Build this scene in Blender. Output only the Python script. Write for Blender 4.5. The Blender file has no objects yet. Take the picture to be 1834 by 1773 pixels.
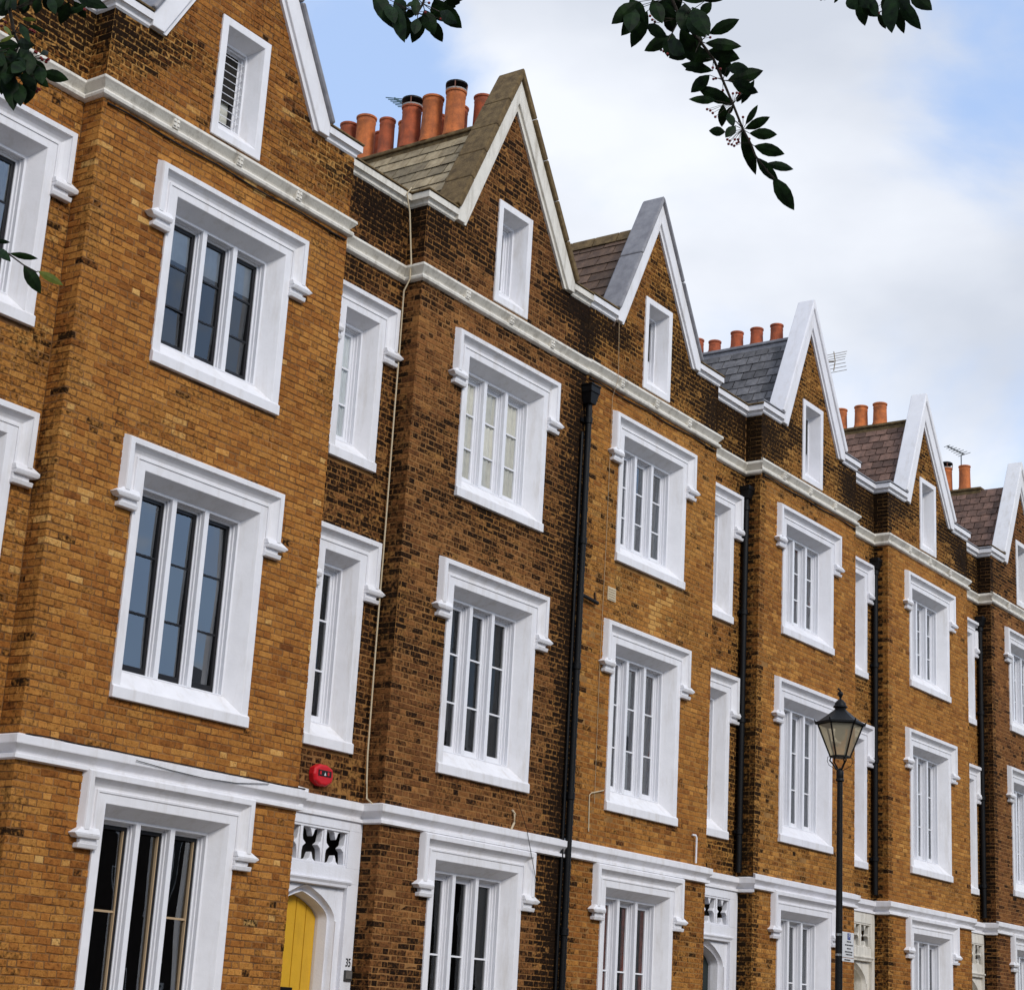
import bpy, math, random
from mathutils import Matrix, Vector
random.seed(7)
R = random.random
def U(a, b): return a + (b - a) * R()
# ------------------------------------------------------------------ camera
scene = bpy.context.scene
CAM = Vector((0.0, -14.0, 1.6))
AX = Vector((0.57264155, -0.81784078, 0.05672841))    # camera right
AY = Vector((0.25964092, 0.11529146, -0.95879845))    # camera down
AZ = Vector((0.77760417, 0.56377685, 0.27836561))     # camera forward
cam = bpy.data.objects.new('camera', bpy.data.cameras.new('camera'))
scene.collection.objects.link(cam)
cam.matrix_world = Matrix(((AX.x, -AY.x, -AZ.x, CAM.x), (AX.y, -AY.y, -AZ.y, CAM.y), (AX.z, -AY.z, -AZ.z, CAM.z), (0, 0, 0, 1)))
cam.data.sensor_fit = 'HORIZONTAL'; cam.data.sensor_width = 36.0
cam.data.lens = 3234.98 / 1834.0 * 36.0
cam.data.clip_start = 0.05; cam.data.clip_end = 3000
scene.camera = cam
# ------------------------------------------------------------------ sky, sun, exposure
SUN_DIR = Vector((-0.28, -0.80, 0.62)).normalized()
world = bpy.data.worlds.new('World'); scene.world = world; world.use_nodes = True
nt = world.node_tree; N = nt.nodes; L = nt.links
for n in list(N): N.remove(n)
def nn(t, **k):
    n = N.new(t)
    for a, b in k.items(): setattr(n, a, b)
    return n
out = nn('ShaderNodeOutputWorld'); bg = nn('ShaderNodeBackground'); bg.inputs['Strength'].default_value = 1.0
sky = nn('ShaderNodeTexSky', sky_type='NISHITA'); sky.sun_disc = False
sky.sun_elevation = math.asin(SUN_DIR.z); sky.sun_rotation = math.atan2(SUN_DIR.x, SUN_DIR.y)
sky.air_density = 1.0; sky.dust_density = 0.3; sky.ozone_density = 2.0
skm = nn('ShaderNodeVectorMath', operation='SCALE'); skm.inputs['Scale'].default_value = 0.15
L.new(sky.outputs[0], skm.inputs[0])
tc = nn('ShaderNodeTexCoord')
mp = nn('ShaderNodeMapping'); mp.inputs['Scale'].default_value = (1.0, 1.0, 1.6); mp.inputs['Location'].default_value = (11.783, 12.277, 14.234)
L.new(tc.outputs['Generated'], mp.inputs['Vector'])
n1 = nn('ShaderNodeTexNoise'); n1.inputs['Scale'].default_value = 3.4; n1.inputs['Detail'].default_value = 9; n1.inputs['Roughness'].default_value = 0.52; n1.inputs['Distortion'].default_value = 0.25
L.new(mp.outputs[0], n1.inputs['Vector'])
r1 = nn('ShaderNodeValToRGB'); r1.color_ramp.interpolation = 'EASE'
r1.color_ramp.elements[0].position = 0.40; r1.color_ramp.elements[0].color = (0.0, 0.0, 0.0, 1)
r1.color_ramp.elements[1].position = 0.57; r1.color_ramp.elements[1].color = (1, 1, 1, 1)
L.new(n1.outputs['Fac'], r1.inputs[0])
n2 = nn('ShaderNodeTexNoise'); n2.inputs['Scale'].default_value = 2.6; n2.inputs['Detail'].default_value = 6
mp2 = nn('ShaderNodeMapping'); mp2.inputs['Location'].default_value = (4.1, 2.2, 0.7); mp2.inputs['Scale'].default_value = (1, 1, 2)
L.new(tc.outputs['Generated'], mp2.inputs['Vector']); L.new(mp2.outputs[0], n2.inputs['Vector'])
r2 = nn('ShaderNodeValToRGB')
r2.color_ramp.elements[0].position = 0.36; r2.color_ramp.elements[0].color = (0.54, 0.58, 0.66, 1)
r2.color_ramp.elements[1].position = 0.58; r2.color_ramp.elements[1].color = (0.77, 0.80, 0.86, 1)
L.new(n2.outputs['Fac'], r2.inputs[0])
veil = nn('ShaderNodeMixRGB'); veil.inputs[0].default_value = 0.55; veil.inputs[2].default_value = (0.52, 0.68, 1.0, 1); L.new(skm.outputs[0], veil.inputs[1])
mix = nn('ShaderNodeMixRGB')
L.new(r1.outputs[0], mix.inputs[0]); L.new(veil.outputs[0], mix.inputs[1]); L.new(r2.outputs[0], mix.inputs[2])
L.new(mix.outputs[0], bg.inputs['Color']); L.new(bg.outputs[0], out.inputs['Surface'])
sun = bpy.data.objects.new('sun', bpy.data.lights.new('sun', 'SUN')); scene.collection.objects.link(sun)
sun.data.energy = 1.7; sun.data.angle = math.radians(16); sun.data.color = (1.0, 0.955, 0.89)
sun.rotation_euler = SUN_DIR.to_track_quat('Z', 'Y').to_euler(); sun.location = (0, -20, 30)
vs = scene.view_settings; vs.view_transform = 'Standard'; vs.look = 'None'; vs.gamma = 1.0; vs.use_curve_mapping = False
vs.exposure = 0.30
scene.cycles.max_bounces = 6; scene.cycles.transparent_max_bounces = 12
# ------------------------------------------------------------------ materials
MATS = {}
def mat(name, col, rough=0.6, noise=0.0, nscale=8.0, bump=0.0, bscale=60.0, spec=0.3, metal=0.0, col2=None, dirt=None):
    """principled material: base colour, large blotches towards col2, fine relief, optional streaky dirt"""
    if name in MATS: return MATS[name]
    m = bpy.data.materials.new(name); m.use_nodes = True; t = m.node_tree; n = t.nodes; l = t.links
    b = n['Principled BSDF']; b.inputs['Roughness'].default_value = rough; b.inputs['Metallic'].default_value = metal
    b.inputs['Specular IOR Level'].default_value = spec; b.inputs['Base Color'].default_value = (*col, 1)
    geo = n.new('ShaderNodeNewGeometry'); src = None
    if noise or col2:
        tx = n.new('ShaderNodeTexNoise'); tx.inputs['Scale'].default_value = nscale; tx.inputs['Detail'].default_value = 7; tx.inputs['Roughness'].default_value = 0.65
        l.new(geo.outputs['Position'], tx.inputs['Vector'])
        rp = n.new('ShaderNodeValToRGB'); rp.color_ramp.elements[0].position = 0.35; rp.color_ramp.elements[1].position = 0.68
        c2 = col2 or tuple(c * (1 - noise) for c in col)
        rp.color_ramp.elements[0].color = (*c2, 1); rp.color_ramp.elements[1].color = (*col, 1)
        l.new(tx.outputs['Fac'], rp.inputs[0]); src = rp.outputs[0]
    if dirt:
        mpn = n.new('ShaderNodeMapping'); mpn.inputs['Scale'].default_value = (7, 7, 1.1); l.new(geo.outputs['Position'], mpn.inputs['Vector'])
        t2 = n.new('ShaderNodeTexNoise'); t2.inputs['Scale'].default_value = 1.0; t2.inputs['Detail'].default_value = 8; t2.inputs['Roughness'].default_value = 0.7
        l.new(mpn.outputs[0], t2.inputs['Vector'])
        r = n.new('ShaderNodeValToRGB'); r.color_ramp.elements[0].position = 0.50; r.color_ramp.elements[1].position = 0.78
        l.new(t2.outputs['Fac'], r.inputs[0])
        sc = n.new('ShaderNodeMath'); sc.operation = 'MULTIPLY'; sc.inputs[1].default_value = dirt[1]; l.new(r.outputs[0], sc.inputs[0])
        mx = n.new('ShaderNodeMixRGB'); mx.inputs[2].default_value = (*dirt[0], 1)
        l.new(sc.outputs[0], mx.inputs[0])
        if src: l.new(src, mx.inputs[1])
        else: mx.inputs[1].default_value = (*col, 1)
        src = mx.outputs[0]
    if src: l.new(src, b.inputs['Base Color'])
    if bump:
        bt = n.new('ShaderNodeTexNoise'); bt.inputs['Scale'].default_value = bscale; bt.inputs['Detail'].default_value = 5
        l.new(geo.outputs['Position'], bt.inputs['Vector'])
        bn = n.new('ShaderNodeBump'); bn.inputs['Strength'].default_value = bump; bn.inputs['Distance'].default_value = 0.01
        l.new(bt.outputs['Fac'], bn.inputs['Height']); l.new(bn.outputs[0], b.inputs['Normal'])
    MATS[name] = m; return m
def brick_mat(name, pal, dark):
    """pal: five linear colours along the hue ramp; attribute tone = (hue, brightness, soot)"""
    m = bpy.data.materials.new(name); m.use_nodes = True; t = m.node_tree; n = t.nodes; l = t.links
    b = n['Principled BSDF']; b.inputs['Roughness'].default_value = 0.88; b.inputs['Specular IOR Level'].default_value = 0.06
    at = n.new('ShaderNodeAttribute'); at.attribute_name = 'tone'
    sp = n.new('ShaderNodeSeparateColor'); l.new(at.outputs['Color'], sp.inputs[0])
    rp = n.new('ShaderNodeValToRGB'); cr = rp.color_ramp
    while len(cr.elements) < len(pal): cr.elements.new(0.5)
    for i, c in enumerate(pal): cr.elements[i].position = i / (len(pal) - 1); cr.elements[i].color = (*c, 1)
    geo = n.new('ShaderNodeNewGeometry')
    nz = n.new('ShaderNodeTexNoise'); nz.inputs['Scale'].default_value = 16; nz.inputs['Detail'].default_value = 8; nz.inputs['Roughness'].default_value = 0.72
    l.new(geo.outputs['Position'], nz.inputs['Vector'])
    ad = n.new('ShaderNodeMath'); ad.operation = 'MULTIPLY_ADD'; ad.inputs[1].default_value = 1.15; ad.inputs[2].default_value = -0.575
    l.new(nz.outputs['Fac'], ad.inputs[0])
    a2 = n.new('ShaderNodeMath'); a2.operation = 'ADD'; l.new(ad.outputs[0], a2.inputs[0]); l.new(sp.outputs[0], a2.inputs[1]); l.new(a2.outputs[0], rp.inputs[0])
    mu = n.new('ShaderNodeMixRGB'); mu.blend_type = 'MULTIPLY'; mu.inputs[0].default_value = 1.0
    l.new(rp.outputs[0], mu.inputs[1])
    br = n.new('ShaderNodeCombineColor'); [l.new(sp.outputs[1], br.inputs[i]) for i in range(3)]
    l.new(br.outputs[0], mu.inputs[2])
    # soot with its own ragged edge
    n3 = n.new('ShaderNodeTexNoise'); n3.inputs['Scale'].default_value = 26; n3.inputs['Detail'].default_value = 6; l.new(geo.outputs['Position'], n3.inputs['Vector'])
    s1 = n.new('ShaderNodeMath'); s1.operation = 'MULTIPLY_ADD'; s1.inputs[1].default_value = 2.2; s1.inputs[2].default_value = -1.14; l.new(n3.outputs['Fac'], s1.inputs[0])
    s2 = n.new('ShaderNodeMath'); s2.operation = 'ADD'; l.new(s1.outputs[0], s2.inputs[0]); l.new(sp.outputs[2], s2.inputs[1])
    s3 = n.new('ShaderNodeMapRange'); s3.inputs['From Min'].default_value = 0.12; s3.inputs['From Max'].default_value = 0.75; s3.inputs['To Max'].default_value = 0.96
    l.new(s2.outputs[0], s3.inputs[0])
    mx = n.new('ShaderNodeMixRGB'); mx.inputs[2].default_value = (*dark, 1); l.new(s3.outputs[0], mx.inputs[0]); l.new(mu.outputs[0], mx.inputs[1])
    # pits
    vo = n.new('ShaderNodeTexNoise'); vo.inputs['Scale'].default_value = 75; vo.inputs['Detail'].default_value = 3; l.new(geo.outputs['Position'], vo.inputs['Vector'])
    v2 = n.new('ShaderNodeMapRange'); v2.inputs['From Min'].default_value = 0.30; v2.inputs['From Max'].default_value = 0.42; v2.inputs['To Min'].default_value = 0.45; l.new(vo.outputs['Fac'], v2.inputs[0])
    m3 = n.new('ShaderNodeMixRGB'); m3.blend_type = 'MULTIPLY'; m3.inputs[0].default_value = 1.0; l.new(mx.outputs[0], m3.inputs[1]); l.new(v2.outputs[0], m3.inputs[2])
    l.new(m3.outputs[0], b.inputs['Base Color'])
    bn = n.new('ShaderNodeBump'); bn.inputs['Strength'].default_value = 0.7; bn.inputs['Distance'].default_value = 0.006
    l.new(vo.outputs['Fac'], bn.inputs['Height']); l.new(bn.outputs[0], b.inputs['Normal'])
    return m
PAL = {  # linear
 'gold': [(0.16, 0.056, 0.017), (0.295, 0.110, 0.026), (0.40, 0.170, 0.039), (0.49, 0.228, 0.057), (0.62, 0.36, 0.12)],
 'brown': [(0.072, 0.029, 0.014), (0.15, 0.060, 0.022), (0.245, 0.101, 0.033), (0.325, 0.145, 0.047), (0.42, 0.21, 0.06)],
 'amber': [(0.135, 0.049, 0.016), (0.265, 0.100, 0.025), (0.39, 0.166, 0.038), (0.48, 0.222, 0.054), (0.58, 0.31, 0.09)],
}
DARK = (0.009, 0.0055, 0.0035)
BM = {k: brick_mat('brick_' + k, v, DARK) for k, v in PAL.items()}
MORT = {'gold': mat('mortar_dark_buff', (0.33, 0.16, 0.055), 0.95, 0.6, 2.6, 0.5, 90, col2=(0.085, 0.038, 0.015)),
        'brown': mat('mortar_tan', (0.36, 0.175, 0.055), 0.95, 0.5, 3, 0.5, 90, col2=(0.17, 0.08, 0.025)),
        'amber': mat('mortar_buff', (0.38, 0.20, 0.06), 0.95, 0.5, 3, 0.5, 90, col2=(0.17, 0.08, 0.024))}
WHITE = mat('white_masonry_paint', (0.80, 0.80, 0.84), 0.55, 0.06, 5, 0.25, 40, dirt=((0.45, 0.40, 0.33), 0.35))
WHITE_OLD = mat('weathered_white_paint', (0.76, 0.72, 0.64), 0.6, 0.1, 6, 0.4, 45, dirt=((0.22, 0.18, 0.12), 0.75))
GLOSSW = mat('white_gloss_joinery', (0.80, 0.80, 0.83), 0.32, 0.05, 9, 0.1, 60)
BLACKP = mat('black_gloss_joinery', (0.012, 0.011, 0.012), 0.3, 0.0, 9, 0.1, 60)
IRON = mat('black_cast_iron', (0.004, 0.004, 0.0045), 0.5, 0.3, 20, 0.3, 80, spec=0.22)
DARKIN = mat('unlit_interior_black', (0.03, 0.025, 0.022), 0.9)
SLATE_OLIVE = mat('slate_lichen_grey', (0.34, 0.28, 0.17), 0.75, 0.5, 7, 0.6, 40, col2=(0.13, 0.11, 0.065))
SLATE_BROWN = mat('slate_brown', (0.13, 0.085, 0.06), 0.75, 0.5, 5, 0.6, 40, col2=(0.065, 0.042, 0.033))
SLATE_GREY = mat('slate_grey', (0.155, 0.15, 0.155), 0.6, 0.4, 6, 0.5, 40, col2=(0.08, 0.078, 0.082))
TILE_RED = mat('tile_brown_red', (0.19, 0.11, 0.085), 0.8, 0.5, 8, 0.6, 40, col2=(0.10, 0.06, 0.045))
STONE = mat('brown_coping_stone', (0.20, 0.135, 0.06), 0.9, 0.6, 9, 0.8, 50, col2=(0.085, 0.055, 0.025))
LEAD = mat('grey_lead_sheet', (0.27, 0.265, 0.28), 0.5, 0.4, 6, 0.3, 20, col2=(0.17, 0.165, 0.18), spec=0.5)
TERRA = mat('orange_terracotta', (0.66, 0.19, 0.05), 0.75, 0.35, 7, 0.5, 50, col2=(0.33, 0.10, 0.035), dirt=((0.10, 0.05, 0.03), 0.5))
TERRA2 = mat('red_terracotta', (0.52, 0.115, 0.04), 0.75, 0.35, 7, 0.5, 50, col2=(0.24, 0.065, 0.03), dirt=((0.08, 0.04, 0.03), 0.5))
CREAM = mat('cream_cable_sheath', (0.55, 0.45, 0.30), 0.6)
YELLOW = mat('yellow_door_paint', (0.66, 0.37, 0.025), 0.4, 0.08, 6, 0.15, 50, dirt=((0.35, 0.17, 0.02), 0.5))
DGREEN = mat('dark_green_door_paint', (0.012, 0.02, 0.018), 0.35)
CREAMD = mat('cream_door_paint', (0.62, 0.60, 0.48), 0.45)
BLIND = mat('white_roller_blind', (0.80, 0.82, 0.83), 0.8, 0.12, 6)
CURT = mat('cream_curtain_cloth', (0.80, 0.77, 0.69), 0.9, 0.15, 10)
REDC = mat('dark_red_curtain_cloth', (0.28, 0.085, 0.06), 0.9, 0.6, 14)
GREYC = mat('grey_net_curtain', (0.60, 0.61, 0.62), 0.9, 0.4, 12)
TANB = mat('tan_sash_bead', (0.42, 0.30, 0.18), 0.5)
RED = mat('red_alarm_plastic', (0.55, 0.012, 0.018), 0.35)
PRINT = mat('black_print', (0.01, 0.01, 0.01), 0.5)
BLUEP = mat('blue_print', (0.03, 0.05, 0.22), 0.5)
SIGNW = mat('white_sign_enamel', (0.68, 0.68, 0.68), 0.4, 0.06, 20)
STEEL = mat('dull_steel', (0.35, 0.35, 0.34), 0.35, metal=0.8)
RUSTY = mat('rusty_strap', (0.20, 0.09, 0.06), 0.7); RUSTY_W = mat('grubby_white_band', (0.45, 0.40, 0.36), 0.6, 0.5, 30)
def glass_mat(ior=2.5, nm='window_glass'):
    m = bpy.data.materials.new(nm); m.use_nodes = True; t = m.node_tree; n = t.nodes; l = t.links
    for x in list(n): n.remove(x)
    o = n.new('ShaderNodeOutputMaterial'); g = n.new('ShaderNodeBsdfGlossy'); g.inputs['Roughness'].default_value = 0.01
    g.inputs['Color'].default_value = (0.95, 0.98, 1, 1)
    tr = n.new('ShaderNodeBsdfTransparent'); tr.inputs['Color'].default_value = (0.95, 0.96, 0.955, 1)
    fr = n.new('ShaderNodeFresnel'); fr.inputs['IOR'].default_value = ior
    geo = n.new('ShaderNodeNewGeometry')
    tx = n.new('ShaderNodeTexNoise'); tx.inputs['Scale'].default_value = 1.7; tx.inputs['Detail'].default_value = 0; l.new(geo.outputs['Position'], tx.inputs['Vector'])
    bn = n.new('ShaderNodeBump'); bn.inputs['Strength'].default_value = 0.5; bn.inputs['Distance'].default_value = 0.03
    l.new(tx.outputs['Fac'], bn.inputs['Height']); l.new(bn.outputs[0], g.inputs['Normal'])
    mx = n.new('ShaderNodeMixShader'); l.new(fr.outputs[0], mx.inputs[0]); l.new(tr.outputs[0], mx.inputs[1]); l.new(g.outputs[0], mx.inputs[2]); l.new(mx.outputs[0], o.inputs['Surface'])
    return m
GLASS = glass_mat(); GLASS_CLEAR = glass_mat(1.45, 'clear_window_glass'); GLASS_MID = glass_mat(1.9, 'bright_window_glass')
def leaf_mat(name, c, c2):
    m = bpy.data.materials.new(name); m.use_nodes = True; t = m.node_tree; n = t.nodes; l = t.links
    b = n['Principled BSDF']; b.inputs['Roughness'].default_value = 0.55; b.inputs['Specular IOR Level'].default_value = 0.12
    geo = n.new('ShaderNodeNewGeometry'); tx = n.new('ShaderNodeTexNoise'); tx.inputs['Scale'].default_value = 45; tx.inputs['Detail'].default_value = 5
    l.new(geo.outputs['Position'], tx.inputs['Vector']); rp = n.new('ShaderNodeValToRGB'); rp.color_ramp.elements[0].color = (*c, 1); rp.color_ramp.elements[1].color = (*c2, 1)
    rp.color_ramp.elements[0].position = 0.35; rp.color_ramp.elements[1].position = 0.7
    l.new(tx.outputs['Fac'], rp.inputs[0]); l.new(rp.outputs[0], b.inputs['Base Color'])
    return m
LEAF = leaf_mat('dark_green_leaf', (0.003, 0.009, 0.003), (0.012, 0.034, 0.007))
LEAF2 = leaf_mat('yellow_green_leaf', (0.09, 0.12, 0.02), (0.15, 0.16, 0.03))
BARK = mat('dark_bark', (0.05, 0.04, 0.03), 0.9, 0.5, 20, 0.8, 40)
BERRY = mat('dark_red_berry', (0.20, 0.02, 0.015), 0.35)
LAMPG = mat('lantern_glass', (0.42, 0.37, 0.27), 0.25, 0.25, 14)
# ------------------------------------------------------------------ mesh helpers
COL = scene.collection
class MB:
    def __init__(s): s.v = []; s.f = []; s.t = []
    def add(s, vs, fs, tone=None):
        o = len(s.v); s.v += vs; s.f += [tuple(i + o for i in f) for f in fs]
        if tone is not None: s.t += [tone] * len(vs)
    def box(s, x0, x1, y0, y1, z0, z1):
        s.add([(x0, y0, z0), (x1, y0, z0), (x1, y1, z0), (x0, y1, z0), (x0, y0, z1), (x1, y0, z1), (x1, y1, z1), (x0, y1, z1)],
              [(0, 3, 2, 1), (4, 5, 6, 7), (0, 1, 5, 4), (1, 2, 6, 5), (2, 3, 7, 6), (3, 0, 4, 7)])
    def frustum(s, a, b):   # a,b: (x0,x1,y0,y1,z)
        (x0, x1, y0, y1, z0), (X0, X1, Y0, Y1, z1) = a, b
        s.add([(x0, y0, z0), (x1, y0, z0), (x1, y1, z0), (x0, y1, z0), (X0, Y0, z1), (X1, Y0, z1), (X1, Y1, z1), (X0, Y1, z1)],
              [(0, 3, 2, 1), (4, 5, 6, 7), (0, 1, 5, 4), (1, 2, 6, 5), (2, 3, 7, 6), (3, 0, 4, 7)])
    def prism_xz(s, poly, y0, y1):   # poly of (x,z), ccw seen from -y
        n = len(poly); vs = [(x, y0, z) for x, z in poly] + [(x, y1, z) for x, z in poly]
        s.add(vs, [tuple(range(n)), tuple(range(2 * n - 1, n - 1, -1))] + [((i + 1) % n, i, n + i, n + (i + 1) % n) for i in range(n)])
    def quad(s, a, b, c, d): s.add([a, b, c, d], [(0, 1, 2, 3)])
    def tube(s, pts, r, n=8, cap=True):
        pts = [Vector(p) for p in pts]; rs = r if isinstance(r, (list, tuple)) else [r] * len(pts)
        rings = []; up = Vector((0.13, 0.31, 0.94))
        for i, p in enumerate(pts):
            d = (pts[min(i + 1, len(pts) - 1)] - pts[max(i - 1, 0)]).normalized()
            a = d.cross(up)
            if a.length < 0.05: a = d.cross(Vector((1, 0, 0)))
            a.normalize(); b = d.cross(a)
            rings.append([tuple(p + (a * math.cos(t) + b * math.sin(t)) * rs[i]) for t in [2 * math.pi * k / n for k in range(n)]])
        vs = [v for rg in rings for v in rg]; fs = []
        for i in range(len(pts) - 1):
            for k in range(n): fs.append((i * n + k, i * n + (k + 1) % n, (i + 1) * n + (k + 1) % n, (i + 1) * n + k))
        if cap: fs.append(tuple(range(n - 1, -1, -1))); fs.append(tuple((len(pts) - 1) * n + k for k in range(n)))
        s.add(vs, fs)
    def lathe(s, cx, cy, prof, n=20, cap=True):   # prof: (r,z)
        vs = []; fs = []
        for r, z in prof: vs += [(cx + r * math.cos(2 * math.pi * k / n), cy + r * math.sin(2 * math.pi * k / n), z) for k in range(n)]
        for i in range(len(prof) - 1):
            for k in range(n): fs.append((i * n + k, i * n + (k + 1) % n, (i + 1) * n + (k + 1) % n, (i + 1) * n + k))
        if cap: fs.append(tuple(range(n - 1, -1, -1))); fs.append(tuple((len(prof) - 1) * n + k for k in range(n)))
        s.add(vs, fs)
    def build(s, name, m, parent=None, smooth=False, bevel=0.0, label=None, kind=None, org=None):
        if not s.v: return None
        o0 = org if org is not None else (ORG if parent is not None else Vector((0, 0, 0)))
        me = bpy.data.meshes.new(name); me.from_pydata([(x - o0.x, y - o0.y, z - o0.z) for x, y, z in s.v], [], s.f); me.update()
        if s.t:
            ca = me.color_attributes.new('tone', 'FLOAT_COLOR', 'POINT')
            flat = []
            for t in s.t: flat += [t[0], t[1], t[2], 1.0]
            ca.data.foreach_set('color', flat)
        if m: me.materials.append(m)
        if smooth:
            me.polygons.foreach_set('use_smooth', [True] * len(me.polygons))
        o = bpy.data.objects.new(name, me); COL.objects.link(o)
        if parent is not None: o.parent = parent
        elif org is not None: o.location = org
        if bevel:
            bv = o.modifiers.new('bevel', 'BEVEL'); bv.width = bevel; bv.segments = 2; bv.limit_method = 'ANGLE'; bv.angle_limit = math.radians(35)
        if smooth and bevel == 0:
            es = o.modifiers.new('split', 'EDGE_SPLIT'); es.split_angle = math.radians(40)
        if label: o['label'] = label
        if kind: o['kind'] = kind
        return o
ORG = Vector((0, 0, 0))
def thing(name, label, cat, loc, group=None):
    global ORG
    o = bpy.data.objects.new(name, None); COL.objects.link(o); o.location = loc; o['label'] = label; o['category'] = cat
    o.empty_display_size = 0.3
    if group: o['group'] = group
    ORG = Vector(loc); return o
def project(p):
    d = Vector(p) - CAM; w = d.dot(AZ)
    if w < 0.1: return (-9999, -9999, 1)
    return (917 + 3235 * d.dot(AX) / w, 886.5 + 3235 * d.dot(AY) / w, w)
def at(px, py, dist):
    return CAM + (AX * ((px - 917) / 3235) + AY * ((py - 886.5) / 3235) + AZ) * dist
# value noise
def h2(i, j, s=0):
    n = (i * 374761393 + j * 668265263 + s * 974634777) & 0xffffffff; n = ((n ^ (n >> 13)) * 1274126177) & 0xffffffff
    return ((n ^ (n >> 16)) & 0xffff) / 65535.0
def vn(x, z, s=0):
    i, j = math.floor(x), math.floor(z); u, w = x - i, z - j; u = u * u * (3 - 2 * u); w = w * w * (3 - 2 * w)
    return (h2(i, j, s) * (1 - u) + h2(i + 1, j, s) * u) * (1 - w) + (h2(i, j + 1, s) * (1 - u) + h2(i + 1, j + 1, s) * u) * w
def fbm(x, z, s=0): return 0.55 * vn(x, z, s) + 0.3 * vn(x * 2.1, z * 2.1, s + 1) + 0.15 * vn(x * 4.3, z * 4.3, s + 2)
def cl(x, a=0.0, b=1.0): return max(a, min(b, x))
def sweep_plan(mb, path, prof, z0, s_dir=None, e_dir=None):
    """moulding run round the wall: path of (x,y) with the street on its right side; prof of (out, z)"""
    n = len(path); dirs = []
    for i in range(n - 1):
        d = Vector((path[i + 1][0] - path[i][0], path[i + 1][1] - path[i][1])); d.normalize(); dirs.append(d)
    nrm = lambda d: Vector((d.y, -d.x))
    offs = []
    for i in range(n):
        a = dirs[i - 1] if i > 0 else (Vector(s_dir) if s_dir else dirs[0])
        b = dirs[i] if i < n - 1 else (Vector(e_dir) if e_dir else dirs[-1])
        na, nb = nrm(a), nrm(b); m = na + nb; k = 2.0 / max(0.4, m.dot(m)); offs.append(m * k)
    P = len(prof); vs = []
    for i in range(n):
        for (o, z) in prof: vs.append((path[i][0] + offs[i].x * o, path[i][1] + offs[i].y * o, z0 + z))
    fs = []
    for i in range(n - 1):
        for k in range(P - 1): fs.append((i * P + k, (i + 1) * P + k, (i + 1) * P + k + 1, i * P + k + 1))
    fs.append(tuple(range(P))); fs.append(tuple((n - 1) * P + k for k in range(P - 1, -1, -1)))
    mb.add(vs, fs)
# ------------------------------------------------------------------ bricks
SL, HL, BH, JT, CRS = 0.215, 0.1025, 0.065, 0.0100, 0.0755
def brick_geo(L_, H_, D_, jit):
    c = 0.006; j = lambda a=jit: U(-a, a)
    dy = U(-0.003, 0.003)
    # local: x along, y depth (0 = face, + inwards), z up
    o = [(0 + j(), 0, 0 + j()), (L_ + j(), 0, 0 + j()), (L_ + j(), 0, H_ + j()), (0 + j(), 0, H_ + j())]
    fr = [(x + (c if x < L_ / 2 else -c), dy + U(-0.0015, 0.0015), z + (c if z < H_ / 2 else -c)) for x, _, z in o]
    mid = [(x, dy + 0.005, z) for x, _, z in o]; bk = [(x, D_, z) for x, _, z in o]
    vs = fr + mid + bk
    fs = [(0, 1, 2, 3)]
    for k in range(4):
        k2 = (k + 1) % 4
        fs.append((k, 4 + k, 4 + k2, k2)); fs.append((4 + k, 8 + k, 8 + k2, 4 + k2))
    return vs, fs
FACEROT = {'front': lambda x, y, z: (x, y, z), 'left': lambda x, y, z: (y, -x, z), 'right': lambda x, y, z: (-y, x, z)}
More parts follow.
